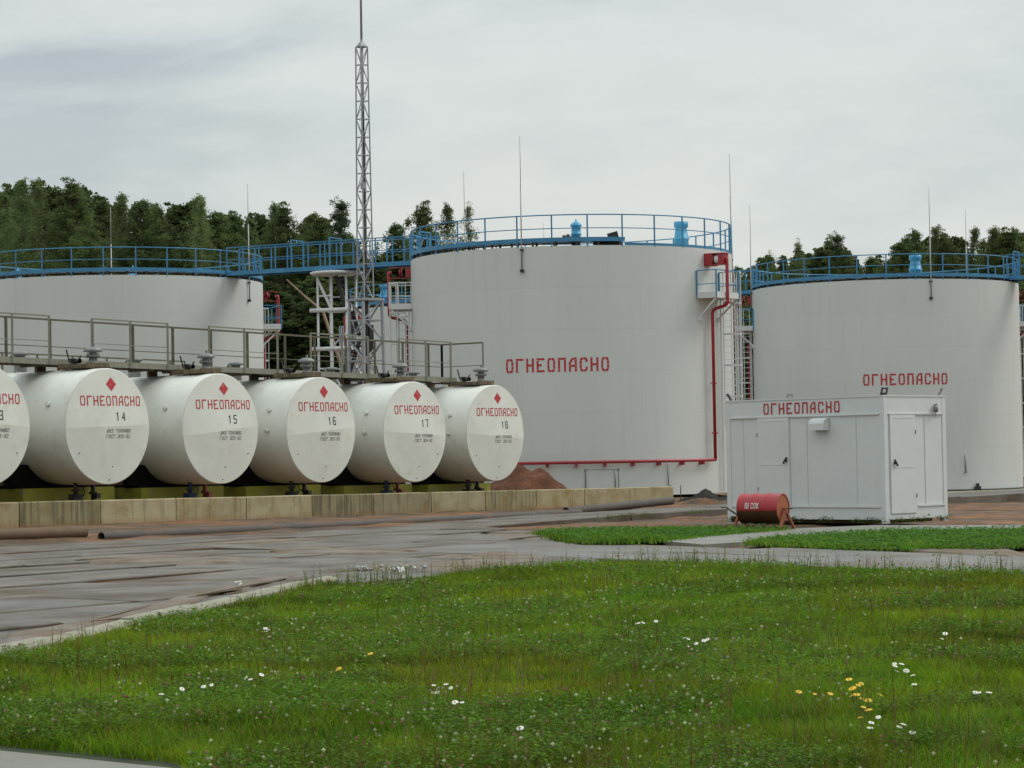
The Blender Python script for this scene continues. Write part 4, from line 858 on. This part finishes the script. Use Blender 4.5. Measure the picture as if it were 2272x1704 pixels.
big_tank('T4', 'white upright tank half hidden behind the lattice mast', -2.1, 124.0, 0, [(38, 0)], stations=((-62, (-68, 6.2, -73, 6.6)),), band=(-110, 110), vents=[(-4.1, -3.8)])
T2 = TANKS['T2']; T3 = TANKS['T3']
hb_ = MB(); q = Vector((1.35, -5.25, 8.94))      # low hatch with its lid propped open, and pipe stubs under the walkway
hb_.box(q + Vector((0, 0, .08)), (.75, .4, .14)); hb_.box(q + Vector((-.5, .1, .10)), (.35, .3, .16)); hb_.bar(q + Vector((-.15, 0, .36)), q + Vector((.22, 0, .46)), .04, .22); hb_.bar(q + Vector((.1, 0, .15)), q + Vector((.08, 0, .42)), .05)
hb_.box(q + Vector((-1.3, .1, .09)), (.3, .3, .16)); hb_.build('gauging_hatch', dark, T2)
# red ring main low on the middle tank, with brackets, and small fittings on its skirt
mb = MB(); ring(mb, RT + .20, 1.22, .062, -62, 53, 96); a = -58
while a < 53: mb.box(cyl(a, RT + .10, 1.12), (.08, .22, .12), R(a)); a += 9.5
mb.build('ring_pipe', red, T2)
for ph, z0_, z1_ in ((2, .30, .95), (12, .30, .95), (31.5, .35, 1.15)):
    mb = MB(); mb.tube([cyl(ph, RT + .05, z0_), cyl(ph, RT + .05, z1_)], .022, 6); mb.bar(cyl(ph, RT + .05, z0_), cyl(ph + .8, RT + .1, z0_ - .02), .04); mb.build('skirt_rod', galv, T2)
for ph in (12, 24.5):
    mb = MB(); mb.tube([cyl(ph, RT + .05, .45), cyl(ph, RT + .05, 1.2)], .03, 6); mb.box(cyl(ph, RT + .07, .44), (.1, .1, .07), R(ph)); mb.build('skirt_rod', galv, T3)
mb = MB(); p = cyl(30, RT + .1, -.3); mb.box(p, (.25, .25, .2)); mb.box(p + Vector((0, 0, .16)), (.12, .12, .14)); mb.build('foot_valve', dark, T3)
# galvanised pipe hoop standing in front of the middle tank
p0 = W(1299, 1082, 83); p1 = W(1373, 1080, 83); fr = MB(); h0 = .9
fr.bent([(p0.x, p0.y, -.1), (p0.x + .02, p0.y, .98), (p1.x, p1.y, .98), (p1.x, p1.y, -.1)], .015, 8, .05); fr.lathe([(.05, -.04), (.05, .04)], (p0.x + .02, p0.y, .96), 8); fr.lathe([(.05, -.04), (.05, .04)], (p1.x, p1.y, .96), 8)
tag(fr.build('pipe_hoop', greyv), 'thin grey pipe hoop standing before the large centre tank', 'pipe hoop')
p = W(1510, 1105, 79); mb = MB(); mb.tube([(p.x, p.y, -.2), (p.x + .01, p.y, .45)], .018, 6); tag(mb.build('steel_stake', rust), 'thin dark stake stuck in the soil right of the low wall', 'stake')

# ------------------------------------------------------------------ blue bridges between the tanks
def bridge(label, a, b, z=8.94, hw=.45, post=1.0, gates=()):
    a = Vector(a); b = Vector(b); t = thing('footbridge', label, 'footbridge', (a.x, a.y, 0), 0, 'blue footbridges between the large tanks'); b = Vector((b.x - a.x, b.y - a.y, 0)); a = Vector((0, 0, 0))
    d = (b - a).normalized(); n = Vector((-d.y, d.x, 0)); L = (b - a).length; Zv = Vector((0, 0, 1)); zf = z + .16
    m_ = MB(); m_.bar(a + Zv * (zf + .02), b + Zv * (zf + .02), 2 * hw - .06, .03)
    k = .5
    while k < L: m_.bar(a + d * k - n * hw + Zv * (zf - .05), a + d * k + n * hw + Zv * (zf - .05), .05, .07); k += 1.0
    m_.build('deck', blue, t)
    for s in (-1, 1):
        e_ = MB(); e_.bar(a + n * hw * s + Zv * zf, b + n * hw * s + Zv * zf, .045, .17); e_.build('edge_beam', blue, t)
        r_ = MB(); r_.bar(a + n * hw * s + Zv * (zf + 1.05), b + n * hw * s + Zv * (zf + 1.05), .045, .04); r_.bar(a + n * hw * s + Zv * (zf + .55), b + n * hw * s + Zv * (zf + .55), .03); r_.build('handrail', blue, t)
        k = 0
        while k <= L + .01: q = MB(); q.bar(a + d * k + n * hw * s + Zv * zf, a + d * k + n * hw * s + Zv * (zf + 1.05), .045); q.build('post', blue, t); k += L / max(1, round(L / post))
    for k in gates:     # small steps and hoops where the bridge meets a ring walkway
        g = MB()
        for s in (-1, 1): g.bar(a + d * k + n * hw * s + Zv * zf, a + d * k + n * hw * s + Zv * (zf + 1.2), .06)
        g.bar(a + d * k - n * hw + Zv * (zf + 1.2), a + d * k + n * hw + Zv * (zf + 1.2), .04); g.build('gate_frame', blue, t)
    return t
bridge('blue footbridge from the left tank to the centre tank, passing behind the mast', (-11.3, 99.2), (-3.0, 94.9), gates=(3.1, 4.9, 9.0), post=.8)
bridge('short blue footbridge between the centre and right tanks', (3.1, 120.8), (11.9, 116.0), post=.9)
bridge('blue footbridge leaving the right tank at the right edge', (22.6, 109.8), (31, 105.4), post=.9, gates=(.3,))
# white support tower under the first bridge
tw = thing('support_tower', 'white steel support tower under the blue footbridge, left of the mast', 'support tower', (-6.95, 97.2, 0), R(-20))
for x, y in ((-.62, -.45), (0, -.5), (.62, -.45), (-.5, .5), (.62, .5)):
    mb = MB(); mb.tube([(x, y, 0), (x, y, 8.87)], .048, 10); mb.build('column', whitem, tw)
mb = MB(); mb.lathe([(0, 8.86), (1.02, 8.86), (1.05, 8.875), (1.05, 8.955), (1.0, 8.97), (0, 8.97)], (0, 0, 0), 32); mb.build('landing', whitem, tw)
mb = MB()
for z in (7.42, 5.88):
    q = MB(); q.tube([(-.92, -.55, z), (.9, -.55, z)], .085, 10); q.build('cross_tube', whitem, tw); q = MB(); q.tube([(-.62, .5, z), (.8, .5, z)], .06, 8); q.build('cross_tube', whitem, tw)
for z in (8.0, 5.1, 3.6, 2.0): mb.bar((-.62, -.45, z), (.0, -.5, z), .06); mb.bar((.62, -.45, z - .4), (.62, .5, z - .4), .06); mb.bar((-.5, .5, z), (.62, .5, z), .06)
mb.build('rung', whitem, tw)
mb = MB(); mb.bar((-.62, -.48, 8.7), (-.02, -.52, 7.5), .09); mb.bar((-.6, .5, 5.9), (.6, .5, 6.9), .06); mb.bar((.6, .4, 5.2), (1.3, .1, 4.4), .06); mb.bar((0, -.5, 5.0), (.62, -.45, 3.8), .06); mb.build('brace', whitem, tw)
mb = MB()      # dark stair flight inside the tower
for s in (-.28, .28): mb.bar((.1, s, 8.8), (.85, s, 6.4), .06, .16); mb.bar((.85, s, 6.2), (.1, s, 4.2), .06, .16)
for k in range(10): mb.box((.14 + .07 * k, 0, 8.65 - .24 * k), (.22, .5, .03)); mb.box((.82 - .07 * k, 0, 6.0 - .2 * k), (.22, .5, .03))
mb.build('stair', dark, tw)

# ------------------------------------------------------------------ lattice mast
pm = W(811, 662, 84.0)
mast = thing('lattice_mast', 'tall grey lattice lightning mast with a pole on top', 'mast', (pm.x, pm.y, 0), R(40))
def lattice(z0, z1, s0, s1, leg, br, step, ladder=False):
    mb = MB(); bb = MB(); cor = ((-1, -1), (1, -1), (1, 1), (-1, 1))
    f = lambda c, z: Vector((c[0], c[1], 0)) * ((s0 + (s1 - s0) * (z - z0) / (z1 - z0)) / 2) + Vector((0, 0, z))
    for c in cor: m_ = MB(); m_.bar(f(c, z0), f(c, z1), leg); m_.build('leg', greys, mast)
    z = z0; k = 0; N = round((z1 - z0) / step); st = (z1 - z0) / N
    for k in range(N):
        za, zb = z0 + k * st, z0 + (k + 1) * st
        for i in range(4):
            a, b = cor[i], cor[(i + 1) % 4]
            bb.bar(f(a, zb), f(b, zb), br * 1.1)
            if (k + i) % 2: bb.bar(f(a, za), f(b, zb), br)
            else: bb.bar(f(b, za), f(a, zb), br)
            if k == 0: bb.bar(f(a, za), f(b, za), br * 1.2)
    bb.build('bracing', greys, mast)
lattice(0, 6.95, .98, .80, .085, .040, .70)
lattice(6.95, 15.75, .40, .29, .036, .020, .62)
mb = MB(); mb.box((0, 0, 6.97), (.95, .95, .08)); mb.build('transition_frame', greys, mast)
mb = MB(); mb.tube([(0, 0, 12.8), (0, 0, 16.0)], .055, 10); mb.tube([(0, 0, 16.0), (0, 0, 20.5)], .042, 10); mb.build('pole', greys, mast)
mb = MB(); mb.lathe([(.20, 15.74), (.20, 15.78), (.05, 15.95)], (0, 0, 0), 4, smooth=False); mb.build('cap_plate', greys, mast)
mb = MB(); mb.tube([(.04, .02, .2), (.04, .02, 12.8)], .06, 8); mb.build('cable_pipe', dark, mast); mb = MB(); mb.bar((-.04, -.1, 6.95), (-.04, -.1, 13.5), .03); mb.build('cable_strip', dark, mast)
mb = MB(); mb.box((-.12, -.14, 10.9), (.16, .12, .22)); mb.build('junction_box', greys, mast)
mb = MB(); mb.box((.2, .1, 5.6), (.18, .3, 1.0)); mb.build('equipment_box', dark, mast); mb = MB(); mb.box((-.05, .2, 3.9), (.2, .25, .8)); mb.build('equipment_box', dark, mast)

# ------------------------------------------------------------------ white cabin
Nc = Vector((7.46, 48.9, 0)); vR = Vector((.72, .694, 0)).normalized(); vL = Vector((-.694, .72, 0)).normalized(); LL, LR, HC = 4.2, 2.08, 2.57
cab = thing('cabin', 'white container cabin with a red painted warning and two doors', 'cabin', Nc, math.atan2(-vL.y, -vL.x))
# local: x runs along the long front towards its right end (x = 0 at the near corner, -LL at the left), y runs back along the right side
Bm = MB()
Bm.box((-LL / 2, LR / 2, (HC + .13) / 2), (LL - .03, LR - .03, HC - .13 - .02)); Bm.build('wall', whitec, cab)
fr = MB()
for x in (-LL + .06, -.06):
    for y in (.06, LR - .06): fr.box((x, y, HC / 2), (.12, .12, HC))
for y in (.05, LR - .05): fr.box((-LL / 2, y, HC - .175), (LL - .24, .09, .35 - .0)); fr.box((-LL / 2, y, .205), (LL - .24, .09, .25))
for x in (-LL + .05, -.05): fr.box((x, LR / 2, HC - .175), (.09, LR - .24, .35)); fr.box((x, LR / 2, .205), (.09, LR - .24, .25))
fr.box((-LL / 2, -.008, HC - .36), (LL - .26, .022, .025)); fr.box((-LL / 2, -.008, .34), (LL - .26, .022, .03)); fr.box((.008, LR / 2, HC - .36), (.022, LR - .26, .025)); fr.box((.008, LR * .74, .34), (.022, LR * .44, .03))
fr.box((-LL / 2, LR / 2, HC + .006), (LL + .02, LR + .02, .03))
fr.build('frame', whitec, cab)
sm = MB(); seamm = mat('seam_paint', (.50, .52, .51), .6, .05, 3)
for x in (-3.72, -2.0, -.72): sm.box((x, .0135, HC / 2 + .0), (.006, .014, HC - .76))
sm.box((-.011, 1.35, HC / 2), (.014, .006, HC - .76)); sm.build('panel_seam', seamm, cab)
mb = MB(); mb.box((-LL / 2, LR / 2, .05), (LL - .5, LR - .4, .10)); mb.build('skid', rust, cab)
def door(x0, x1, z0, z1, side):
    d_ = MB(); g_ = MB(); w = x1 - x0; cx = (x0 + x1) / 2; h_ = z1 - z0
    def bx(m_, c, s):
        if side == 0: m_.box((c[0], -.0 + c[1], c[2]), s)
        else: m_.box((-c[1], c[0], c[2]), (s[1], s[0], s[2]))
    bx(g_, (cx, .010, (z0 + z1) / 2), (w + .03, .012, h_ + .03)); bx(d_, (cx, -.002, (z0 + z1) / 2), (w, .03, h_)); bx(d_, (cx, -.014, z0 + h_ * .47), (w * .8, .016, .03)); bx(d_, (cx, -.014, z1 - .06), (w * .8, .016, .02))
    o = d_.build('door', whitec, cab); g_.build('door_gap', seamm, o)
    hn = MB(); hx = x1 - .10 if side == 0 else x0 + .10; sg = 1 if side == 0 else -1
    a_ = Vector((hx - .03 * sg, -.06, z0 + h_ * .48)); b_ = Vector((hx + .07 * sg, -.06, z0 + h_ * .48 + .13))
    if side: a_, b_ = Vector((.06, hx + .07, z0 + h_ * .48)), Vector((.06, hx - .03, z0 + h_ * .48 + .13))
    hn.bar(a_, b_, .028); q = (a_ + b_) / 2; hn.box(q + (Vector((0, .03, 0)) if side == 0 else Vector((-.03, 0, 0))), (.05, .05, .05)); hn.build('handle', dark, o)
    for zz in (z0 + .35, z1 - .35):
        hg = MB(); hxx = x0 if side == 0 else x1
        if side == 0: hg.lathe([(.009, -.04), (.009, .04)], (hxx, -.025, zz), 6)
        else: hg.lathe([(.009, -.04), (.009, .04)], (.025, hxx, zz), 6)
        hg.build('hinge', greyv, o)
door(-LL * .79, -LL * .587, .36, HC - .38, 0)
door(LR * .085, LR * .485, .20, HC - .38, 1)
hd_ = MB(); cx = -LL * .38; n = 10; pr = [(0, .02), (-.10, .0), (-.16, -.04), (-.19, -.10), (-.19, -.24), (0, -.24)]
vs = [(cx + s * .19, a - .003, HC - .42 + b) for s in (-1, 1) for a, b in pr]; k6 = len(pr)
hd_.add(vs, [tuple(range(k6)), tuple(reversed(range(k6, 2 * k6)))] + [(i, (i + 1) % k6, k6 + (i + 1) % k6, k6 + i)[::-1] for i in range(k6)]); hd_.build('vent_hood', whitec, cab)
def lug(x, y, an, m_=dark):
    l_ = MB(); X_ = Vector((math.cos(an), math.sin(an), 0)); Y_ = Vector((-X_.y, X_.x, 0)); tl = (Vector((0, 0, 1)) + Y_ * .55).normalized(); c0 = Vector((x, y, HC + .02)); nn = X_.cross(tl)
    for s in (-1, 1): l_.bar(c0 + X_ * .055 * s, c0 + X_ * .055 * s + tl * .17, .035, .03)
    l_.bar(c0 + tl * .155 - X_ * .07, c0 + tl * .155 + X_ * .07, .03, .03); l_.bar(c0 + tl * .03 - X_ * .07, c0 + tl * .03 + X_ * .07, .03, .05); l_.build('lifting_lug', m_, cab)
lug(-.08, .10, R(12)); lug(-LL + .08, .10, R(120)); lug(-.10, LR - .10, R(-60), greyv); lug(-LL + .1, LR - .1, R(10), greyv)
mb = MB(); p = Vector((.03, LR - .42, HC - .22)); mb.lathe([(.035, 0), (.035, .04), (.05, .05), (.05, .16), (0, .18)], p + Vector((.03, 0, .06)), 10, (0, 0, -1)); mb.bar(p, p + Vector((.06, 0, .07)), .02); mb.bar(p + Vector((.02, 0, -.1)), p + Vector((.02, 0, -.2)), .012); mb.build('wall_lamp', greyv, cab)
stencil(SIGN, .150, .235, .209, .035, lambda x, y, d: Vector((-LL * .508 + x, -.0 - d + .004 - .004, HC - .185 + y))).build('warning_lettering', redsign, cab)

# ------------------------------------------------------------------ red sand barrel on its stand
bp = W(1693, 1130, 46.2); ba = R(-32)   # axis turned so that the right end shows
brl = thing('sand_barrel', 'red sand barrel lying on a rusty stand before the cabin', 'barrel', (bp.x, bp.y, .03), ba)
zc = .385; rb = .285; Lb = .84
mb = MB(); n = 40
prof = [(rb - .015, -Lb / 2), (rb + .004, -Lb / 2), (rb + .006, -Lb / 2 + .015), (rb, -Lb / 2 + .025)]
for rr in (-.14, .14): prof += [(rb, rr - .03), (rb + .012, rr - .012), (rb + .012, rr + .012), (rb, rr + .03)]
prof += [(rb, Lb / 2 - .025), (rb + .006, Lb / 2 - .015), (rb + .004, Lb / 2), (rb - .015, Lb / 2)]
seamm_ = None
barr = mat('red_barrel_paint', (.36, .015, .024), .35, .12, 4, c2=(.18, .03, .015), c2f=.12, c2scale=6)
# lower half of the drum turns dark brown: colour set by height
nt = barr.node_tree; Nn = nt.nodes; Ll = nt.links; bs = Nn['Principled BSDF']; src = bs.inputs['Base Color'].links[0].from_socket
tc_ = Nn.new('ShaderNodeTexCoord'); sp_ = Nn.new('ShaderNodeSeparateXYZ'); mr_ = Nn.new('ShaderNodeMapRange'); mr_.inputs[1].default_value = zc - .02; mr_.inputs[2].default_value = zc - .045; mx_ = Nn.new('ShaderNodeMix'); mx_.data_type = 'RGBA'; mx_.inputs[7].default_value = (.075, .028, .016, 1)
Ll.new(tc_.outputs['Object'], sp_.inputs[0]); Ll.new(sp_.outputs[2], mr_.inputs[0]); Ll.new(mr_.outputs[0], mx_.inputs[0]); Ll.new(src, mx_.inputs[6]); Ll.new(mx_.outputs[2], bs.inputs['Base Color'])
mb.lathe(prof, (0, 0, zc), n, (1, 0, 0)); body = mb.build('drum', barr, brl)
endm = mat('rusty_drum_end', (.30, .085, .03), .6, .25, 6, c2=(.30, .03, .03), c2f=.2, c2scale=3)
for s in (-1, 1):
    mb = MB(); mb.lathe([(rb - .012, s * (Lb / 2 - .012)), (0, s * (Lb / 2 - .014))], (0, 0, zc), n, (1, 0, 0)); mb.build('drum_end', endm, body)
def bf(x, y, d): a_ = R(12) + y / rb; return Vector((x - .10, -(rb + d) * math.cos(a_), zc + (rb + d) * math.sin(a_)))
stencil('ПЕСОК', .046, .11, .060, .0135, bf).build('lettering', whitesign, body)
standm = mat('orange_rust_stand', (.24, .07, .035), .75, .25, 8)
for s in (-1, 1):
    x = s * (Lb / 2 + .04)
    mb = MB(); mb.bar((x, .02, zc + .0), (x + s * .03, -.30, 0), .045); mb.bar((x, -.02, zc + .0), (x + s * .03, .32, 0), .045); mb.bar((x, -.17, zc * .45), (x, .18, zc * .45), .03); mb.build('leg_frame', standm, brl)
mb = MB(); mb.tube([(-Lb / 2 - .12, 0, zc), (Lb / 2 + .20, 0, zc)], .014, 8); mb.build('axle', rust, brl)
mb = MB(); mb.bar((-Lb / 2 - .03, -.05, zc - .16), (-Lb / 2 - .30, -.10, zc + .02), .028); mb.bar((-Lb / 2 - .30, -.10, zc + .02), (-Lb / 2 - .42, -.10, zc + .03), .02); mb.build('crank', rust, brl)
# brick under the barrel's left end
p = G(1640, 1157, .03); mb = MB(); mb.box((0, 0, .05), (.25, .12, .10)); o = mb.build('brick', redsoil); o.location = (p.x, p.y + .4, .03); o.rotation_euler = (0, 0, .2); tag(o, 'reddish brick on the ground left of the barrel', 'brick')

# ------------------------------------------------------------------ trees
def tree_mesh(seed, H, Rr, kind, dens):
    """crown: limbs carry leaf clumps; birch = loose drooping sprays, spruce = pointed, aspen = full"""
    r = np.random.default_rng(seed); wood = MB()
    bend = r.normal(0, .22, 2); tp = lambda z: np.array([bend[0] * (z / H) ** 2 * 2, bend[1] * (z / H) ** 2 * 2, z])
    wood.tube([tuple(tp(H * q)) for q in (0, .25, .5, .75, .95)], [.17, .14, .10, .05, .012], 7)
    def env(f):       # crown radius at relative height f
        g = 1 - f
        if kind == 'spruce': return Rr * (.05 + 1.05 * g ** .8)
        if kind == 'birch': return Rr * (.05 + 1.0 * min(1, (g / .45)) ** .85) * (1 if f > .35 else .4 + 1.7 * f)
        return Rr * (.07 + 1.0 * min(1, (g / .42)) ** .75) * (1 if f > .3 else .4 + 2 * f)
    lob = r.uniform(0, 6.28, 4); cl = []
    nl = int(230 * dens)
    for i in range(nl):
        f = 1 - .86 * r.random() ** 1.25; a = r.uniform(0, 2 * math.pi)
        e = env(f) * (1 + .28 * math.sin(2 * a + lob[0] + 5 * f) + .22 * math.sin(3 * a + lob[1] - 9 * f)) * r.uniform(.72, 1.12)
        up = min(.05 * H, e * .9) * (0 if kind == 'spruce' else 1)
        base = tp(max(H * f - up - .25, .8)); tip = tp(H * f) + np.array([math.cos(a) * e, math.sin(a) * e, r.normal(0, .15) - (.12 * e if kind == 'spruce' else 0)])
        if i % 3 == 0: wood.tube([tuple(base), tuple(base * .45 + tip * .55 + np.array([0, 0, .1])), tuple(tip)], [.035, .02, .006], 4, caps=False)
        nc = 1 + int(2.5 * e / Rr)
        for q in range(nc):
            t = 1 - .75 * (q + r.random() * .8) / nc; cl.append((base * (1 - t) + tip * t + r.normal(0, .10, 3), (.17 + .15 * e / Rr) * r.uniform(.7, 1.3)))
    for q in range(10): z = .88 + .012 * q; cl.append((tp(H * z) + r.normal(0, .07, 3), .26 * (1.06 - z) / .18 + .08))
    Vs = []; Ts = []
    for c, s in cl:
        n = int((100 if kind != 'birch' else 78) * (s / .36) ** 1.5) + 6
        d = r.normal(0, 1, (n, 3)); d /= np.linalg.norm(d, axis=1)[:, None]; d *= (r.random(n)[:, None] ** .5) * s * np.array([1.05, 1.05, 1.1])
        if kind == 'birch': d[:, 2] -= np.abs(r.normal(0, .8, n)) * s
        p = c[None] + d; sz = r.uniform(.024, .062, n) * (1.15 if kind == 'aspen' else 1)
        u = r.normal(0, 1, (n, 3)); u /= np.linalg.norm(u, axis=1)[:, None]; w = np.cross(u, r.normal(0, 1, (n, 3))); w /= np.linalg.norm(w, axis=1)[:, None]
        V = np.stack([p - u * sz[:, None], p - w * sz[:, None] * .7, p + u * sz[:, None], p + w * sz[:, None] * .7], 1); Vs.append(V)
        ct = r.uniform(.78, 1.22); b_ = {'birch': (.125, .200, .075), 'spruce': (.070, .120, .055), 'aspen': (.100, .165, .058)}[kind]
        Ts.append(np.repeat((np.array(b_)[None] * ct * r.uniform(.8, 1.2, (n, 1)) * (1 + np.array([[.18, 0, 0]]) * r.random()))[:, None], 4, 1))
    V = np.concatenate(Vs).reshape(-1, 3); T = np.concatenate(Ts).reshape(-1, 3); F = np.arange(len(V)).reshape(-1, 4)
    return V, F, T, wood
PROTO = []
for k, (H_, R_, kd, dn) in enumerate(((18, 1.9, 'birch', 1.5), (20, 1.75, 'birch', 1.4), (19, 2.3, 'aspen', 1.9), (17, 2.0, 'aspen', 1.6), (18, 1.9, 'spruce', 1.7), (19, 1.5, 'birch', .6))):
    V, F, T, wood = tree_mesh(100 + k, H_, R_, kd, dn)
    t = thing('tree', 'x', 'tree'); cr = mesh_np('crown', V, F, foliage, T, parent=t); tr = wood.build('trunk', bark, t); PROTO.append([t, cr, tr, H_, False, V, F, T])
def place_tree(pi, u, vtop, Yd, label, group, wide=1.0, spin=None):
    """tree whose top shows at (u, vtop) when it stands Yd metres away"""
    pr = PROTO[pi]; p = W(u, vtop, Yd); Ht = p.z + .3; s = Ht / pr[3]
    if not pr[4]: root, cr, tr = pr[0], pr[1], pr[2]; pr[4] = True
    else:
        root = pr[0].copy(); col.objects.link(root); cr = pr[1].copy(); tr = pr[2].copy()
        for o in (cr, tr): col.objects.link(o); o.parent = root
    root.location = (p.x, p.y, -.3); root.scale = (s * wide, s * wide, s); root.rotation_euler = (0, 0, spin if spin is not None else random.uniform(0, 6.28))
    root.name = 'spruce_tree' if pi == 4 else 'birch_tree' if pi in (0, 1, 5) else 'aspen_tree'
    tag(root, label, 'tree', group); return root
gl, gm, gr = 'trees of the wood behind the left tank', 'trees behind the centre tank', 'trees behind the right tank'
left = [(0, -10, 418, 160, 'full birch cut by the left edge of the picture'), (0, 40, 392, 165, 'tall light green birch near the left edge, highest of the wood'), (1, 84, 402, 168, 'birch with a ragged twin top right of the highest one'),
        (5, 108, 412, 160, 'thin airy birch beside the ragged twin top'), (0, 147, 405, 172, 'greyish pointed birch, fourth high top from the left'), (2, 196, 408, 162, 'broad dark aspen with a high top, left third of the wood'),
        (1, 232, 428, 170, 'drooping birch just right of the broad dark aspen'), (0, 268, 438, 166, 'birch behind the leftmost lightning rod'), (3, 292, 446, 160, 'rounded aspen at the first dip of the treeline'),
        (3, 328, 462, 166, 'low round aspen in the dip of the treeline'), (0, 362, 450, 172, 'birch climbing out of the dip of the treeline'), (1, 400, 433, 166, 'pointed birch above the middle of the left tank'),
        (5, 438, 446, 162, 'slender birch right of the pointed one'), (5, 468, 454, 164, 'see-through birch hanging over the drop in the treeline'), (3, 510, 477, 168, 'small rounded tree in the low part of the treeline'),
        (2, 548, 472, 172, 'aspen behind the lightning rod of the left tank'), (1, 578, 448, 166, 'narrow birch top right of that lightning rod'), (2, 622, 462, 163, 'broad aspen left of the centre bridge tower'),
        (3, 664, 478, 168, 'rounded aspen over the blue bridge'), (3, 700, 490, 164, 'low aspen between the rounded one and the spruce'), (4, 746, 446, 160, 'pointed spruce left of the lattice mast'), (3, 782, 520, 165, 'low tree directly behind the lattice mast')]
for pi, u, v, Yd, lab in left: place_tree(pi, u, v, Yd, lab, gl, random.uniform(1.2, 1.45))
for pi, u, v, Yd, lab, w_ in ((2, 905, 458, 175, 'full rounded tree between the mast and the centre tank', 1.1), (3, 862, 505, 172, 'smaller tree left of the full rounded one by the centre tank', 1.1), (0, 990, 452, 180, 'loose birch above the left rim of the centre tank', .95), (5, 1042, 458, 178, 'sparse see-through birch over the railing of the centre tank', 1.0), (3, 950, 520, 176, 'low tree behind the left rim railing of the centre tank', 1.0)):
    place_tree(pi, u, v, Yd, lab, gm, w_ * 1.25)
right = [(3, 1640, 598, 190, 'low tree top in the gap between centre and right tanks', 1.0), (5, 1728, 562, 195, 'pale yellowish birch at the left end of the right treeline', 1.2), (5, 1780, 534, 200, 'thin pale birch with a bare top', 1.1), (2, 1822, 530, 205, 'dark rounded tree left of the spruce', .95),
         (4, 1846, 521, 200, 'dark spruce point behind the right tank', 1.1), (2, 1868, 552, 198, 'bushy tree touching the right of the spruce', 1.0), (3, 1930, 578, 205, 'low tree right of the spruce', 1.2), (3, 1965, 542, 200, 'medium tree left of the right tank vent', 1.1),
         (2, 1992, 530, 206, 'rounded tree just left of the blue roof vent', 1.1), (0, 2040, 508, 200, 'high birch left of the front lightning rod of the right tank', 1.2), (1, 2078, 504, 204, 'highest birch right of the front lightning rod', 1.2), (2, 2105, 520, 200, 'broad tree between the two lightning rods at right', 1.1),
         (1, 2132, 506, 206, 'birch directly behind the rear lightning rod at right', 1.0), (1, 2172, 506, 200, 'birch just right of the rear lightning rod', 1.2), (3, 2202, 530, 205, 'tree in the dip near the right edge', 1.2), (2, 2238, 516, 200, 'broad tree close to the right edge', 1.3), (0, 2272, 502, 198, 'tall tree cut by the right edge of the picture', 1.2)]
for pi, u, v, Yd, lab, w_ in right: place_tree(pi, u, v, Yd, lab, gr, w_ * 1.25)
for pr in PROTO:
    if not pr[4]:
        for o in pr[:3]: bpy.data.objects.remove(o)
# the wood behind and between them reads as one mass
Vs, Fs, Ts = [], [], []; off = 0
def mass(u, v, Yd, pi, wide):
    global off
    pr = PROTO[pi]; p = W(u, v, Yd); s = (p.z + .3) / pr[3]; a = random.uniform(0, 6.28); c_, s_ = math.cos(a), math.sin(a)
    V = pr[5].reshape(-1, 4, 3)
    keep = rng.random(len(V)) < .26; V = V[keep]; ce = V.mean(1, keepdims=True); V = ce + (V - ce) * 2.2
    T = pr[7].reshape(-1, 4, 3)[keep] * random.uniform(.65, 1.0)
    V = V.reshape(-1, 3).copy(); x = (V[:, 0] * c_ - V[:, 1] * s_) * s * wide + p.x; y = (V[:, 0] * s_ + V[:, 1] * c_) * s * wide + p.y; z = V[:, 2] * s - .3
    Vs.append(np.stack([x, y, z], 1)); Fs.append(np.arange(len(V)).reshape(-1, 4) + off); Ts.append(T.reshape(-1, 3)); off += len(V)
for u in range(-30, 800, 16):
    vt = np.interp(u, [-30, 40, 150, 220, 330, 400, 480, 600, 700, 800], [430, 415, 422, 436, 470, 452, 484, 480, 500, 585])
    mass(u + random.uniform(-8, 8), vt, random.uniform(176, 186), random.choice((0, 2, 3)), 1.2)
for u in range(-20, 1060, 36): mass(u + random.uniform(-10, 10), 640 + random.uniform(-25, 25), random.uniform(150, 157), random.choice((2, 3)), 2.4)
for u in range(800, 1060, 36): mass(u + random.uniform(-10, 10), 575 + random.uniform(-12, 12), random.uniform(165, 175), random.choice((2, 3)), 2.0)
for u in range(1630, 2310, 17):
    vt = np.interp(u, [1630, 1700, 1850, 1930, 2040, 2300], [615, 575, 556, 578, 532, 524]); mass(u + random.uniform(-8, 8), vt, random.uniform(206, 214), random.choice((0, 2, 3)), 1.3)
    mass(u, 700, 170, 3, 2.6)
tag(mesh_np('wood', np.concatenate(Vs), np.concatenate(Fs), foliage, np.concatenate(Ts)), 'dense dark mixed wood filling the background behind the tanks', 'wood', kind='stuff')
# leaning bare trunk in front of the wood
a = W(636, 620, 130); b = W(716, 690, 130); c_ = a + (b - a) * 2.6; mb = MB(); mb.tube([a, a.lerp(b, .5) + Vector((0, 0, -.05)), b, (c_.x, c_.y, -.1)], [.03, .05, .08, .14], 7); tag(mb.build('leaning_trunk', barkp), 'bare reddish trunk leaning across the dark wood left of the tower', 'tree trunk')
